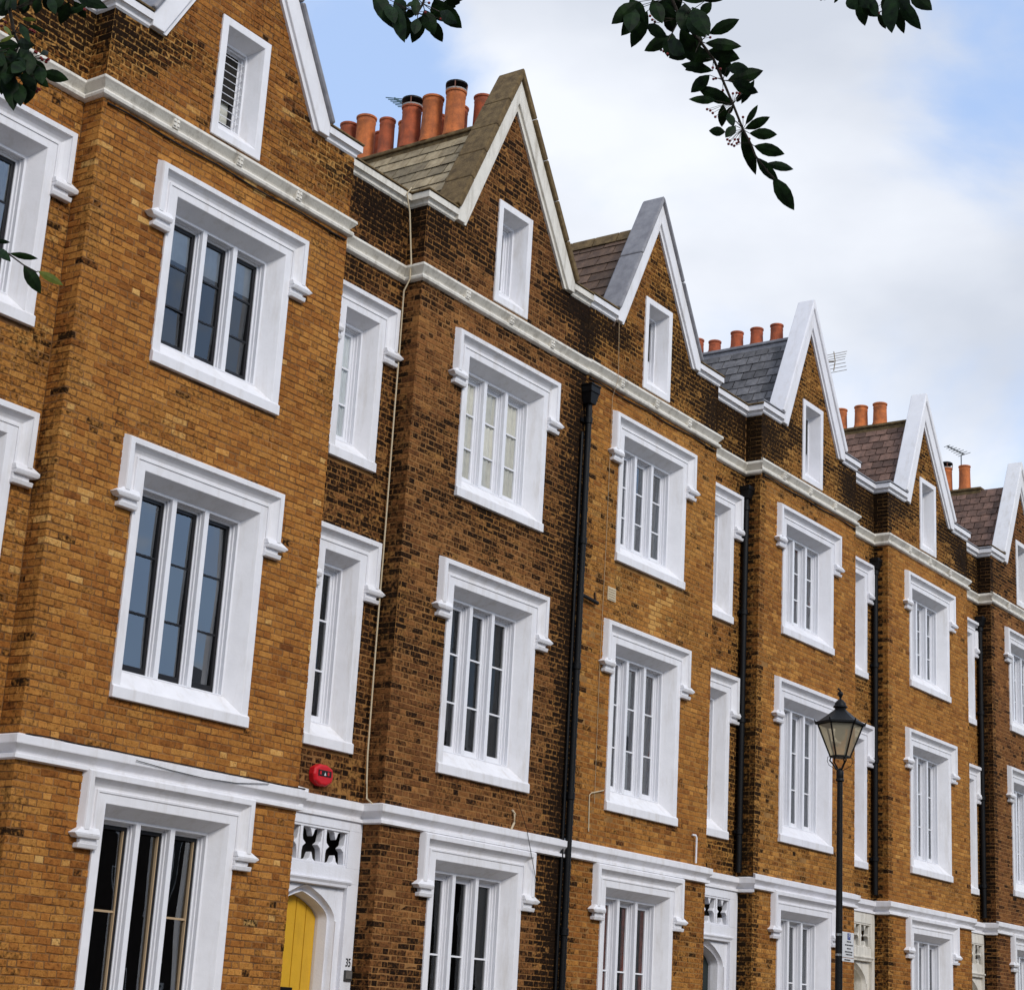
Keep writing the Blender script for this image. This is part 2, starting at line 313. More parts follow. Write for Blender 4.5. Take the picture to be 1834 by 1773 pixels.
class Bricks:
    """collects the bricks of one house; the largest in the photograph become single objects"""
    def __init__(s, style, tonefn, singles): s.style = style; s.tf = tonefn; s.singles = singles; s.list = []
    def put(s, org, face, L_, full, D_=0.05):
        t = s.tf(org, face)
        s.list.append((org, face, L_, full, D_, t))
    def flush(s, root):
        m = BM[s.style]; jit = 0.005 if s.style == 'gold' else 0.003
        cand = []
        if s.singles:
            for i, (org, face, L_, full, D_, t) in enumerate(s.list):
                if not full or face != 'front' or D_ > 0.06: continue
                x, y, w = project(org); x2, y2, _ = project((org[0] + L_, org[1], org[2] + BH))
                if x < 4 or x2 > 1830 or min(y, y2) < 4 or max(y, y2) > 1769: continue
                cand.append((-(math.hypot(x2 - x, 0) * BH * 3235 / w), i))
            cand.sort(); cand = cand[:s.singles]
        single = set(i for _, i in cand)
        mb = MB(); variants = {}; stain = MB()
        for i, (org, face, L_, full, D_, t) in enumerate(s.list):
            if t[3] > .42:   # soot-stained joint round the brick
                fr = FACEROT[face]; q = [(-.005, .0030, -.005), (L_ + .005, .0030, -.005), (L_ + .005, .0030, BH + .0055), (-.005, .0030, BH + .0055)]
                stain.add([tuple(a + b for a, b in zip(org, fr(*v))) for v in q], [(0, 1, 2, 3)], (.85, .8, cl(t[3] * .72 - .10)))
            if i in single:
                key = (full, min(3, int(t[0] * 4)), min(2, int((t[1] - 0.7) / 0.2)), min(3, int(t[2] * 4)))
                if key not in variants:
                    vs, fs = brick_geo(L_, BH, D_, jit); me = bpy.data.meshes.new('brick'); me.from_pydata(vs, [], fs)
                    ca = me.color_attributes.new('tone', 'FLOAT_COLOR', 'POINT'); ca.data.foreach_set('color', [t[0], t[1], t[2], 1.0] * len(vs)); me.materials.append(m)
                    variants[key] = me
                o = bpy.data.objects.new('brick', variants[key]); COL.objects.link(o); o.parent = root
                o.location = Vector(org) - ORG + Vector((U(-.001, .001), U(-.002, .002), U(-.001, .001))); o.rotation_euler = (U(-.01, .01), U(-.012, .012), U(-.012, .012))
            else:
                vs, fs = brick_geo(L_, BH, D_, jit); fr = FACEROT[face]
                mb.add([tuple(a + b for a, b in zip(org, fr(*v))) for v in vs], fs, t)
        mb.build('bricks', m, root, kind='stuff'); stain.build('stained_joints', m, root, kind='stuff')
def course_bricks(B, face, y0, x0, x1, z, k, holes, off, cornerL=False, cornerR=False, plane=None):
    """one course of Flemish bond along x (face 'front' at depth y0) between x0 and x1"""
    zt = z + BH
    ivs = [(x0, x1)]
    for (a, b, c, d) in holes:
        if zt > c + 0.004 and z < d - 0.004:
            nv = []
            for (p, q) in ivs:
                if b <= p or a >= q: nv.append((p, q)); continue
                if a > p: nv.append((p, a))
                if b < q: nv.append((b, q))
            ivs = nv
    period = SL + HL + 2 * JT; base = off + (k % 2) * period / 2
    x = base + math.floor((x0 - base) / period - 1) * period
    seq = []
    while x < x1 + period:
        seq.append((x, SL)); seq.append((x + SL + JT, HL)); x += period
    for (p, q) in ivs:
        if q - p < 0.035: continue
        for (bx, bl) in seq:
            a, b = max(bx, p), min(bx + bl, q)
            if b - a < 0.03: continue
            full = 0
            if abs(a - bx) < 1e-6 and abs(b - bx - bl) < 1e-6: full = 1 if bl > 0.2 else 2
            D_ = 0.05
            if cornerL and abs(a - x0) < 1e-6: D_ = 0.1025 if k % 2 == 0 else 0.215; full = 0
            if cornerR and abs(b - x1) < 1e-6: D_ = 0.1025 if k % 2 == 0 else 0.215; full = 0
            B.put((a, y0, z), face, b - a, full, D_)
# ------------------------------------------------------------------ windows
def window(root, cx, yf, zb, zo, zt, zh, ho, hs, kind='wide', cfg=None, name='window', hood=True, label=None):
    """cx centre, yf wall face; zb outer bottom, zo opening bottom, zt opening top, zh hood top; ho half opening, hs half surround"""
    cfg = cfg or {}
    s = 0.12 if kind == 'wide' else (0.10 if kind == 'narrow' else 0.07); dp = 0.17 if kind != 'gable' else 0.19
    drop = 0.11 if kind != 'gable' else 0.08
    ztr = zh - 0.20 if hood else zh
    yq = yf - 0.022; yb = yf + dp
    m = MB()
    # ring: outer rectangle (hs, zb..ztr), opening (ho, zo..zt)
    O = [(cx - hs, zb), (cx + hs, zb), (cx + hs, ztr), (cx - hs, ztr)]
    I = [(cx - ho, zo), (cx + ho, zo), (cx + ho, zt), (cx - ho, zt)]
    K = [(cx - ho + s, zo + 0.19), (cx + ho - s, zo + 0.19), (cx + ho - s, zt - drop), (cx - ho + s, zt - drop)]
    vs = [(x, yf + 0.05, z) for x, z in O] + [(x, yq, z) for x, z in O] + [(x, yq, z) for x, z in I] + [(x, yb, z) for x, z in K] + [(x, yb + 0.16, z) for x, z in K]
    fs = []
    for lv in range(4):
        for k in range(4):
            k2 = (k + 1) % 4; fs.append((lv * 4 + k, lv * 4 + k2, (lv + 1) * 4 + k2, (lv + 1) * 4 + k))
    m.add(vs, fs)
    w = m.build(name, WHITE, root, bevel=0.006, label=label)
    if kind != 'gable':
        # sill: a shallow proud band with a weathered top
        m = MB(); y_ = yf - 0.05
        m.add([(cx - hs - .004, y_, zb - .003), (cx + hs + .004, y_, zb - .003), (cx + hs + .004, y_, zb + .115), (cx - hs - .004, y_, zb + .115), (cx - hs - .004, yq - .001, zb + .135), (cx + hs + .004, yq - .001, zb + .135), (cx + hs + .004, yf + .02, zb - .003), (cx - hs - .004, yf + .02, zb - .003)],
              [(0, 1, 2, 3), (3, 2, 5, 4), (1, 6, 5, 2), (7, 0, 3, 4), (7, 6, 1, 0)])
        m.build('sill', WHITE, w, bevel=0.006)
    if hood:
        z1 = zh - 0.20; zl = zh - 0.59 if kind == 'wide' else zh - 0.60
        prof = [(0.0, -0.01), (0.0, 0.04), (0.026, 0.040), (0.030, 0.004), (0.055, 0.010), (0.085, 0.035), (0.112, 0.070), (0.128, 0.098), (0.132, 0.122), (0.19, 0.124), (0.20, 0.10), (0.225, -0.01)]
        path = [(cx - hs, zl, -1, 0), (cx - hs, z1, -1, 1), (cx + hs, z1, 1, 1), (cx + hs, zl, 1, 0)]
        P = len(prof); m = MB(); vs = []
        for (x, z, ux, uz) in path:
            for (u, v) in prof: vs.append((x + ux * u, yf - (v * .72 + .003 if v > 0 else v), z + uz * u))
        fs = []
        for i in range(3):
            for k in range(P - 1): fs.append((i * P + k, i * P + k + 1, (i + 1) * P + k + 1, (i + 1) * P + k))
        fs.append(tuple(range(P - 1, -1, -1))); fs.append(tuple(3 * P + k for k in range(P)))
        m.add(vs, fs); m.build('hood_mould', WHITE, w, bevel=0.003)
        for sg in (-1, 1):
            m = MB()
            def fx(a, b): return (cx + sg * a, cx + sg * b) if sg > 0 else (cx + sg * b, cx + sg * a)
            a = fx(hs - 0.015, hs + 0.21); b = fx(hs - 0.015, hs + 0.325); c = fx(hs - 0.015, hs + 0.27); d = fx(hs - .015, hs + .20); e = fx(hs - .02, hs + .24)
            m.frustum((b[0], b[1], yf - .105, yf + .01, zl - 0.045), (a[0], a[1], yf - .075, yf + .01, zl + 0.022))
            m.frustum((c[0], c[1], yf - .09, yf + .01, zl - 0.085), (b[0], b[1], yf - .105, yf + .01, zl - 0.0452))
            m.frustum((d[0], d[1], yf - .05, yf + .01, zl - 0.135), (d[0], d[1], yf - .06, yf + .01, zl - 0.0852))
            m.frustum((e[0], e[1], yf - .065, yf + .01, zl - 0.185), (e[0], e[1], yf - .08, yf + .01, zl - 0.1352))
            m.build('label_stop', WHITE_OLD if cfg.get('oldstop') else WHITE, w, bevel=0.008)
    # frame, mullions
    x0, x1, z0, z1 = cx - ho + s, cx + ho - s, zo + 0.19, zt - drop
    fw = 0.05; m = MB()
    for (st, ya, yc) in ((fw * 0.55, yb - 0.002, yb + 0.05), (fw * 0.8, yb + 0.05, yb + 0.085), (fw * 1.25, yb + 0.085, yb + 0.13)):
        m.box(x0 - .001, x0 + st, ya, yc, z0, z1); m.box(x1 - st, x1 + .001, ya, yc, z0, z1)
        m.box(x0 + st, x1 - st, ya, yc, z1 - st, z1 + .001); m.box(x0 + st, x1 - st, ya, yc, z0 - .001, z0 + st * 0.6)
    m.build('frame', GLOSSW, w, bevel=0.004)
    if kind == 'wide':
        for mx in (-0.25, 0.25):
            c = cx + mx; m = MB()
            m.box(c - .034, c + .034, yb - 0.006, yb + .05, z0, z1); m.box(c - .045, c + .045, yb + .05, yb + .085, z0, z1); m.box(c - .058, c + .058, yb + .085, yb + .13, z0, z1)
            m.build('mullion', GLOSSW, w, bevel=0.005)
        lights = [(x0 + fw * 1.25, cx - .308), (cx - .192, cx + .192), (cx + .308, x1 - fw * 1.25)]
    else: lights = [(x0 + fw * 1.25, x1 - fw * 1.25)]
    zs0, zs1 = z0 + fw * 0.75, z1 - fw * 1.25
    sc = cfg.get('sash', GLOSSW); tr = cfg.get('transoms', (1 / 3, 2 / 3)); ys = yb + 0.10
    sw = cfg.get('sw', 0.042)
    for li, (a, b) in enumerate(lights):
        m = MB(); m.box(a, a + sw, ys, ys + .04, zs0, zs1); m.box(b - sw, b, ys, ys + .04, zs0, zs1)
        m.box(a + sw, b - sw, ys, ys + .04, zs1 - sw, zs1); m.box(a + sw, b - sw, ys, ys + .04, zs0, zs0 + sw * 1.6)
        trl = tr[li] if tr and isinstance(tr[0], (tuple, list)) else tr
        sa = m.build('sash', sc, w, bevel=0.003)
        for q in trl: zc = zs0 + (zs1 - zs0) * q; m = MB(); m.box(a + sw, b - sw, ys + .004, ys + .03, zc - .011, zc + .011); m.build('glazing_bar', cfg.get('bar', sc), w)
        if cfg.get('bead'): m = MB(); m.box(b - sw - .012, b - sw + .001, ys - .003, ys + .03, zs0 + sw * 1.6, zs1 - sw); m.build('sash_bead', cfg['bead'], w)
        zz = [zs0 + sw * 1.6] + [zs0 + (zs1 - zs0) * q for q in trl] + [zs1 - sw]
        for q in range(len(zz) - 1):
            t1, t2 = U(-.005, .005), U(-.008, .008); m = MB(); m.quad((a + sw, ys + .02 - t1 - t2, zz[q] + (.011 if q else 0)), (b - sw, ys + .02 + t1 - t2, zz[q] + (.011 if q else 0)), (b - sw, ys + .02 + t1 + t2, zz[q + 1] - .011), (a + sw, ys + .02 - t1 + t2, zz[q + 1] - .011))
            m.build('pane', GLASS_MID if cfg.get('mid') else GLASS_CLEAR if cfg.get('clear') else GLASS, w)
    yc = ys + .034 if cfg.get('curtain', (0, ''))[1].startswith('blind') else ys + .036
    cu = cfg.get('curtain')
    if cu:
        for (a, b) in lights:
            cm, mode = cu; m = MB(); za, zb_ = zs0, zs1
            if mode == 'blind_top': za = zs0 + (zs1 - zs0) * 0.72
            n = 14; xs = [a + (b - a) * i / n for i in range(n + 1)]
            amp = 0.012 if mode != 'blind_top' and mode != 'blind' else 0.001
            if mode == 'sides':
                for side in (0, 1):
                    wd = (b - a) * 0.30; xs = [(a if side == 0 else b - wd) + wd * i / n for i in range(n + 1)]
                    for i in range(n): m.quad((xs[i], yc + amp * math.sin(i * 1.9), za), (xs[i + 1], yc + amp * math.sin((i + 1) * 1.9), za), (xs[i + 1], yc + amp * math.sin((i + 1) * 1.9), zb_), (xs[i], yc + amp * math.sin(i * 1.9), zb_))
            else:
                for i in range(n): m.quad((xs[i], yc + amp * math.sin(i * 1.9), za), (xs[i + 1], yc + amp * math.sin((i + 1) * 1.9), za), (xs[i + 1], yc + amp * math.sin((i + 1) * 1.9), zb_), (xs[i], yc + amp * math.sin(i * 1.9), zb_))
            m.build('blind' if 'blind' in mode else 'curtain', cm, w)
    # near-black box stands in for the unlit room behind
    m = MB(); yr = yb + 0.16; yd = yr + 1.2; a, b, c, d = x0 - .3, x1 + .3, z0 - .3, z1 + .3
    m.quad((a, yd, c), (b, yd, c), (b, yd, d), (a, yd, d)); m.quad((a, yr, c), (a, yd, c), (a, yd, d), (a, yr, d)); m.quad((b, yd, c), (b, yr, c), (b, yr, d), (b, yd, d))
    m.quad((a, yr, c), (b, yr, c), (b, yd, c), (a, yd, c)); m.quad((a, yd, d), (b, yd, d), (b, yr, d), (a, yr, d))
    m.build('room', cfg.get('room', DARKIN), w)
    if cfg.get('bars'):
        for q in range(11):
            z = z0 + 0.05 + (z1 - z0 - .1) * q / 10; m = MB(); m.tube([(x0 - .05, yb + 0.02, z), (x1 + .02, yb + 0.02, z)], 0.005, 6); m.build('guard_bar', GLOSSW, w, smooth=True)
    return w
# ------------------------------------------------------------------ door surround in a recess
def door(root, cx, x0, x1, yf, z_top, dmat, wmat, dlabel, panel_w=0.63):
    """white door case: tracery band, label, four-centred arch and the plank door"""
    s = MB(); yq = yf - 0.03
    zt0, zt1 = 3.22, 3.66; hw = panel_w; spring, apex = 2.60, 2.87; dh = 0.45
    # arch outline points, left to right (inner arch)
    def arch(h, sp, ap):
        q = [(-1, 0), (-0.985, .12), (-0.94, .26), (-0.85, .40), (-0.72, .54), (-0.5, .73), (-0.25, .88), (0, 1.0)]
        pts = [(cx + a * h, sp + b * (ap - sp)) for a, b in q]
        return pts + [(2 * cx - x, z) for x, z in reversed(pts[:-1])]
    A_out = arch(dh + 0.10, spring - .02, apex + 0.11)
    zl = 3.04
    # wall plane pieces round the openings
    s.prism_xz([(x0, zt1), (x1, zt1), (x1, z_top), (x0, z_top)], yq, yf + .12)
    s.prism_xz([(x0, zl), (x1, zl), (x1, zt0), (x0, zt0)], yq, yf + .12)
    if cx - hw > x0: s.prism_xz([(x0, zt0), (cx - hw, zt0), (cx - hw, zt1), (x0, zt1)], yq, yf + .12)
    s.prism_xz([(cx + hw, zt0), (x1, zt0), (x1, zt1), (cx + hw, zt1)], yq, yf + .12)
    # spandrel plate, set back behind the label
    ys = yf + 0.03
    for i in range(len(A_out) - 1):
        (a, b), (c, d) = A_out[i], A_out[i + 1]; s.prism_xz([(a, b), (c, d), (c, zl), (a, zl)], ys, yf + .10)
    s.prism_xz([(x0, 0.9), (cx - dh - .10, 0.9), (cx - dh - .10, zl), (x0, zl)], ys - .001, yf + .10) if cx - dh - .10 > x0 + .01 else None
    s.prism_xz([(cx + dh + .10, 0.9), (cx + hw + .04, 0.9), (cx + hw + .04, zl), (cx + dh + .10, zl)], ys - .001, yf + .10)
    s.prism_xz([(cx + hw + .04, 0.9), (x1, 0.9), (x1, zl), (cx + hw + .04, zl)], yq, yf + .12)
    s.prism_xz([(cx + dh + .10, 0.9), (cx + dh + .13, 0.9), (cx + dh + .13, spring), (cx + dh + .10, spring)], ys - .022, ys + .002)
    base = s.build('door_surround', wmat, root, bevel=0.005)
    # label moulding
    m = MB(); xe = cx + hw + .04
    pr = [(0.0, zl + .03), (0.055, zl + .03), (0.055, zl + .01), (0.035, zl - .02), (0.03, zl - .05), (0.0, zl - .06)]
    vs = [(x0, yf - .03 + .06 - o - .03, z) for o, z in pr] + [(xe + (o if z > zl else -0.02), yf - .03 + .06 - o - .03, z) for o, z in pr]; P = len(pr)
    m.add(vs, [(k, P + k, P + k + 1, k + 1) for k in range(P - 1)] + [tuple(range(P, 2 * P))]); m.build('label_mould', wmat, base, bevel=0.003)
    # arch mouldings: two splayed orders
    m = MB(); A1 = A_out; A2 = arch(dh + .055, spring, apex + .055); A3 = arch(dh, spring, apex)
    def ext(A): return [(A[0][0], 0.9)] + A + [(A[-1][0], 0.9)]
    E = [(ext(A1), ys - .004), (ext(A2), ys + .075), (ext(A2), ys + .075), (ext(arch(dh + .03, spring, apex + .03)), ys + .055), (ext(A3), yf + .20), (ext(A3), yf + .26)]
    for (Pa, ya), (Pb, yb2) in zip(E[:-1], E[1:]):
        if Pa is Pb and ya == yb2: continue
        n = len(Pa); vs = [(x, ya, z) for x, z in Pa] + [(x, yb2, z) for x, z in Pb]
        m.add(vs, [(i, i + 1, n + i + 1, n + i) for i in range(n - 1)])
    m.build('arch_moulding', wmat, base, smooth=True)
    # tracery
    cell = 0.42; n = int(round(2 * hw / cell)); ty0, ty1 = yf + .0, yf + .10
    tr = MB(); b_ = 0.022
    tr.box(cx - hw, cx + hw, yf - .02, ty1, zt1 - .03, zt1 - .001); tr.box(cx - hw, cx + hw, yf - .02, ty1, zt0 + .001, zt0 + .03)
    for i in range(n + 1):
        xx = cx - hw + i * cell; a, b2 = max(xx - b_, cx - hw + .001), min(xx + b_, cx + hw - .001)
        tr.box(a, b2, ty0 - .02, ty1, zt0 + .03, zt1 - .03)
    zc = (zt0 + zt1) / 2
    for i in range(n):
        xc = cx - hw + (i + .5) * cell; hx = cell / 2 - b_; hz = (zt1 - zt0) / 2 - .03
        for sg in (-1, 1):
            q = [(0.0, hx), (0.06, hx - .01), (.10, hx * .55), (.055, .045), (.012, .0)]
            # side cusps
            e = 0.030; tip = 0.105
            tip = .085; pts = [(hx, hz), (hx - .012, hz), (hx - .02, hz * .55), (hx - .032, hz * .22), (hx - tip, 0.0), (hx - .032, -hz * .22), (hx - .02, -hz * .55), (hx - .012, -hz), (hx, -hz)]
            poly = [(xc + sg * x, zc + z) for x, z in pts];
            if sg > 0: poly = poly[::-1]
            tr.prism_xz(poly[::-1], ty0, ty1 - .01)
            pts = [(-hx * .40, hz), (-hx * .17, hz * .86), (-hx * .10, hz * .66), (0, hz * .46), (hx * .10, hz * .66), (hx * .17, hz * .86), (hx * .40, hz)]
            poly = [(xc + x, zc + sg * z) for x, z in pts];
            if sg < 0: poly = poly[::-1]
            tr.prism_xz(poly, ty0 - .004, ty1 - .014)
    tr.build('tracery', wmat, base, bevel=0.006)
    m = MB(); m.box(x0 - .3, x1 + .12, yf + .32, yf + .34, 0.7, z_top - .05); m.build('dark_backing', DARKIN, base)  # near-black slab stands for the unlit space behind door and tracery
    # the door: planks clipped to the arch
    dr = MB(); yd = yf + .235
    def az(x):
        A = A3
        for (a, b), (c, d) in zip(A[:-1], A[1:]):
            if a - 1e-6 <= x <= c + 1e-6 and c > a: return b + (d - b) * (x - a) / (c - a)
        return spring
    dr.prism_xz([(cx - dh, .9), (cx + dh, .9)] + [p for p in reversed(A3)], yd + .02, yd + .05)
    door_o = dr.build('door', dmat, root, label=dlabel)
    npl = 5; pw = 2 * dh / npl
    for i in range(npl):
        a = cx - dh + i * pw + .006; b2 = a + pw - .012; xm = (a + b2) / 2
        m = MB(); m.prism_xz([(a, .92), (b2, .92), (b2, az(b2) - .004), (xm, az(xm) - .004), (a, az(a) - .004)], yd, yd + .021); m.build('plank', dmat, door_o, bevel=0.004)
    m = MB(); m.box(cx - .17, cx + .13, yd - .014, yd + .001, 1.74, 1.815); m.build('letterbox', IRON, door_o, bevel=0.004)
    return base
# ------------------------------------------------------------------ gable, roof, chimneys
def gable(root, g, dz):
    """g: cx, half widths, apex heights, style"""
    cx, hi, ho_, zai, zao, style = g['cx'], g['hi'], g['ho'], g['zai'] + dz, g['zao'] + dz, g['style']
    cdw = g['cd'] - .02; zf = 11.93 + dz; zfo = 12.10 + dz; yq = -0.07
    wmat = WHITE_OLD if g.get('old') else WHITE
    ac = g.get('ac', cx)
    for sg in (-1, 1):
        m = MB(); poly = [(cx + sg * hi, zf), (ac, zai), (ac, zao), (cx + sg * ho_, zfo), (cx + sg * ho_, zf)]
        if sg > 0: poly = poly[::-1]
        m.prism_xz(poly[::-1], yq, cdw); m.build('gable_band', wmat, root, bevel=0.01)
        # secondary fillet under the band
        m = MB(); d = 0.035; poly = [(cx + sg * (hi - .06), zf + .0), (ac, zai - .115), (ac, zai + .001), (cx + sg * hi, zf + .0)]
        if sg > 0: poly = poly[::-1]
        m.prism_xz(poly[::-1], -0.035, 0.02); m.build('gable_fillet', wmat, root)
    cd = g['cd']; th = g.get('th', 0.07); cm = {'stone': STONE, 'lead': LEAD, 'white': wmat}[style]; yfr = -0.115 if style != 'white' else -0.10
    for sg in (-1, 1):
        hb = abs(cx + sg * ho_ - ac); ln = math.hypot(hb, zao - zfo); ux, uz = hb / ln, (zao - zfo) / ln
        n = 5 if style == 'stone' else (2 if style == 'lead' else 1)
        for i in range(n):
            a, b = i / n, (i + 1) / n; gap = 0.002 if n > 1 else 0
            def pt(t, h): # point along slope, h above
                x = hb * (1 - t); z = zfo + (zao - zfo) * t
                return x + h * uz, z + h * ux
            ta, tb = a + gap / ln, b - (gap / ln if i < n - 1 else 0)
            A, B_, C, D = pt(ta, .001), pt(tb, .001), pt(tb, th), pt(ta, th)
            if i == n - 1: B_ = (0, zao + .001 / uz * 0 + .001); C = (0, zao + th / ux * 1.0 * ux + th * .9)
            m = MB(); poly = [(ac + sg * p[0], p[1]) for p in (A, B_, C, D)]
            if sg > 0: poly = poly[::-1]
            y_b = cd + (U(-.015, .015) if style == 'stone' else 0)
            m.prism_xz(poly[::-1], yfr, y_b)
            m.build('coping_stone' if style != 'lead' else 'lead_coping', cm, root, bevel=0.018 if style != 'lead' else 0.03)
    # thickness of the gable behind the band

def slate_roof(root, g, dz, x_lo, x_hi, slates=True):
    cx = g.get('ac', g['cx']); zr = g['zr'] + dz; zb = 11.80 + dz; hw = (zr - zb) * g['ho'] / (g['zao'] - 12.10) ; y0 = g['cd'] - .04; y1 = 6.0
    sm = {'olive': SLATE_OLIVE, 'brown': SLATE_BROWN, 'grey': SLATE_GREY, 'red': TILE_RED}[g['roof']]
    m = MB(); m.add([(cx - hw, y0, zb), (cx, y0, zr - .03), (cx + hw, y0, zb), (cx - hw, y1, zb), (cx, y1, zr - .03), (cx + hw, y1, zb)],
                    [(0, 1, 4, 3), (1, 2, 5, 4), (0, 2, 1), (3, 4, 5)])
    r = m.build('roof', mat('dark_roofing_felt', (0.02, 0.018, 0.015), 0.95), root)
    sw, ex = g['slate']; ln = math.hypot(hw, zr - zb); rows = int(ln / ex) + 1
    dx, dzz = -hw / ln, -(zr - zb) / ln; nx, nz = -(zr - zb) / ln, hw / ln
    big = MB(); count = 0
    if not slates: return r
    for k in range(rows):
        t0 = k * ex; t1 = min(t0 + ex * 1.25, ln)
        y = g['cd'] - 0.1 + (k % 2) * sw / 2 - sw / 2
        while y < 3.9:
            yy0, yy1 = y + U(.004, .010), y + sw - U(.004, .010); h0, h1 = 0.006, 0.024 + U(0, .008); cc = U(0.004, .02) * (3 if g['roof'] == 'red' else 1)
            P = lambda t, h: (cx + dx * t + nx * h, zr - .02 + dzz * t + nz * h)
            a0, a1, b0, b1 = P(t0, .002), P(t1, h1 - .008), P(t0, h0 + .002), P(t1 + U(-.006, .006), h1)
            tc_ = t1 - cc; c1 = P(tc_, h1)
            vs = [(b0[0], yy0, b0[1]), (b0[0], yy1, b0[1]), (c1[0], yy1, c1[1]), (b1[0], yy1 - cc, b1[1]), (b1[0], yy0 + cc, b1[1]), (c1[0], yy0, c1[1]),
                  (a0[0], yy0, a0[1]), (a0[0], yy1, a0[1]), (a1[0], yy1, a1[1]), (a1[0], yy1 - cc, a1[1]), (a1[0], yy0 + cc, a1[1]), (a1[0], yy0, a1[1])]
            fs = [(0, 5, 4, 3, 2, 1), (2, 3, 9, 8), (3, 4, 10, 9), (4, 5, 11, 10), (5, 0, 6, 11), (1, 2, 8, 7), (0, 1, 7, 6)]
            px = project((b1[0], yy1, b1[1]))
            if g.get('single') and count < 290 and 0 < px[0] < 1834 and y < 3.6:
                q = MB(); q.add(vs, fs); q.build('slate', SLV[g['roof']][random.randrange(3)], r); count += 1
            else: big.add(vs, fs)
            y += sw
    # right-hand slope, joined
    for k in range(rows):
        t0 = k * ex; t1 = min(t0 + ex * 1.25, ln); P = lambda t, h: (cx - (dx * t + nx * h), zr - .02 + dzz * t + nz * h)
        y = g['cd'] + (k % 2) * sw / 2
        while y < 3.9:
            a0, b1 = P(t0, .008), P(t1, .03); a1 = P(t1, .018); yy0, yy1 = y + .003, y + sw - .003
            big.add([(a0[0], yy0, a0[1]), (a0[0], yy1, a0[1]), (b1[0], yy1, b1[1]), (b1[0], yy0, b1[1]), (a1[0], yy1, a1[1]), (a1[0], yy0, a1[1])], [(0, 1, 2, 3), (3, 2, 4, 5)])
            y += sw
    big.build('slates', sm, r, kind='stuff')
    # ridge
    if not g.get('pots'):
        y = g['cd'] - .05
        while y < 5.6:
            m = MB(); m.prism_xz([(cx - .13, zr - .16), (cx - .02, zr + .035), (cx + .02, zr + .035), (cx + .13, zr - .16), (cx + .10, zr - .17), (cx, zr), (cx - .10, zr - .17)][::-1], y + .01, y + .45)
            m.build('ridge_tile', STONE, r); y += .46
    return r
SLV = {}
for nm, c, c2 in (('olive', (0.36, 0.29, 0.18), (0.19, 0.145, 0.085)), ('brown', (0.17, 0.105, 0.068), (0.085, 0.052, 0.036)), ('grey', (0.155, 0.15, 0.155), (0.08, 0.078, 0.082)), ('red', (0.20, 0.115, 0.085), (0.10, 0.06, 0.045))):
    SLV[nm] = [mat('slate_%s_%d' % (nm, i), tuple(x * f for x in c), 0.72, 0.5, 7, 0.6, 40, col2=tuple(x * f for x in c2)) for i, f in enumerate((0.7, 0.95, 1.25))]
def chimney_pot(root, x, y, zb, zt, r, cowl=False, m_=None):
    h = zt - zb; r *= 1.10; m = MB()
    prof = [(r * 1.10, zb), (r * 1.10, zb + .05), (r * 1.0, zb + h * .16), (r * 1.0, zb + h * .20), (r * .97, zb + h * .5), (r * .94, zt - .12), (r * .98, zt - .10), (r * .98, zt - .085), (r * .94, zt - .08), (r * .94, zt - .045), (r * 1.04, zt - .035), (r * 1.06, zt - .008), (r * 1.0, zt), (r * .8, zt), (r * .78, zt - .15)]
    m.lathe(x, y, prof, 20, cap=True); p = m.build('chimney_pot', m_ or TERRA, root, smooth=True)
    if cowl:
        m = MB(); m.lathe(x, y, [(r * 1.06, zt - .012), (r * 1.07, zt + .012), (r * .95, zt + .014)], 18, cap=False); m.build('cowl_band', RUSTY_W, p, smooth=True)
        m = MB(); m.lathe(x, y, [(r * .55, zt - .02), (r * .60, zt + .05), (r * .85, zt + .075), (r * 1.10, zt + .10), (r * 1.08, zt + .125), (r * .8, zt + .15), (.001, zt + .16)], 18); m.build('cowl_cap', IRON, p, smooth=True)
        for k in range(4):
            a = k * math.pi / 2 + .5; m = MB(); m.tube([(x + r * math.cos(a), y + r * math.sin(a), zt), (x + r * 1.05 * math.cos(a), y + r * 1.05 * math.sin(a), zt + .11)], .009, 5); m.build('cowl_strap', RUSTY, p)
    return p
def chimney_stack(root, x0, x1, y0, y1, z0, z1, m_=None):
    m = MB(); m.box(x0, x1, y0, y1, z0, z1 - .06); m.box(x0 - .03, x1 + .03, y0 - .02, y1 + .03, z1 - .06, z1); m.build('chimney_stack', m_ or STONE, root, bevel=0.015)
def downpipe(root, x, y, zt, zb, r=0.05, hopper=True):
    m = MB(); m.tube([(x, y, zb), (x, y, zt)], r, 12); z = zb + .6
    p = m.build('downpipe', IRON, root, smooth=True)
    while z < zt:
        m = MB(); m.lathe(x, y, [(r * 1.0, z), (r * 1.28, z + .01), (r * 1.28, z + .09), (r * 1.0, z + .1)], 12, cap=False); m.box(x - r * 1.9, x + r * 1.9, y + r * .5, y + r * 1.15, z + .02, z + .07); m.build('pipe_collar', IRON, p, smooth=True); z += 1.83
    if hopper:
        m = MB(); m.frustum((x - .07, x + .07, y - .07, y + .06, zt - .05), (x - .10, x + .10, y - .10, y + .07, zt + .10)); m.box(x - .11, x + .11, y - .11, y + .075, zt + .10, zt + .17); m.build('hopper_head', IRON, p, bevel=0.008)
    return p
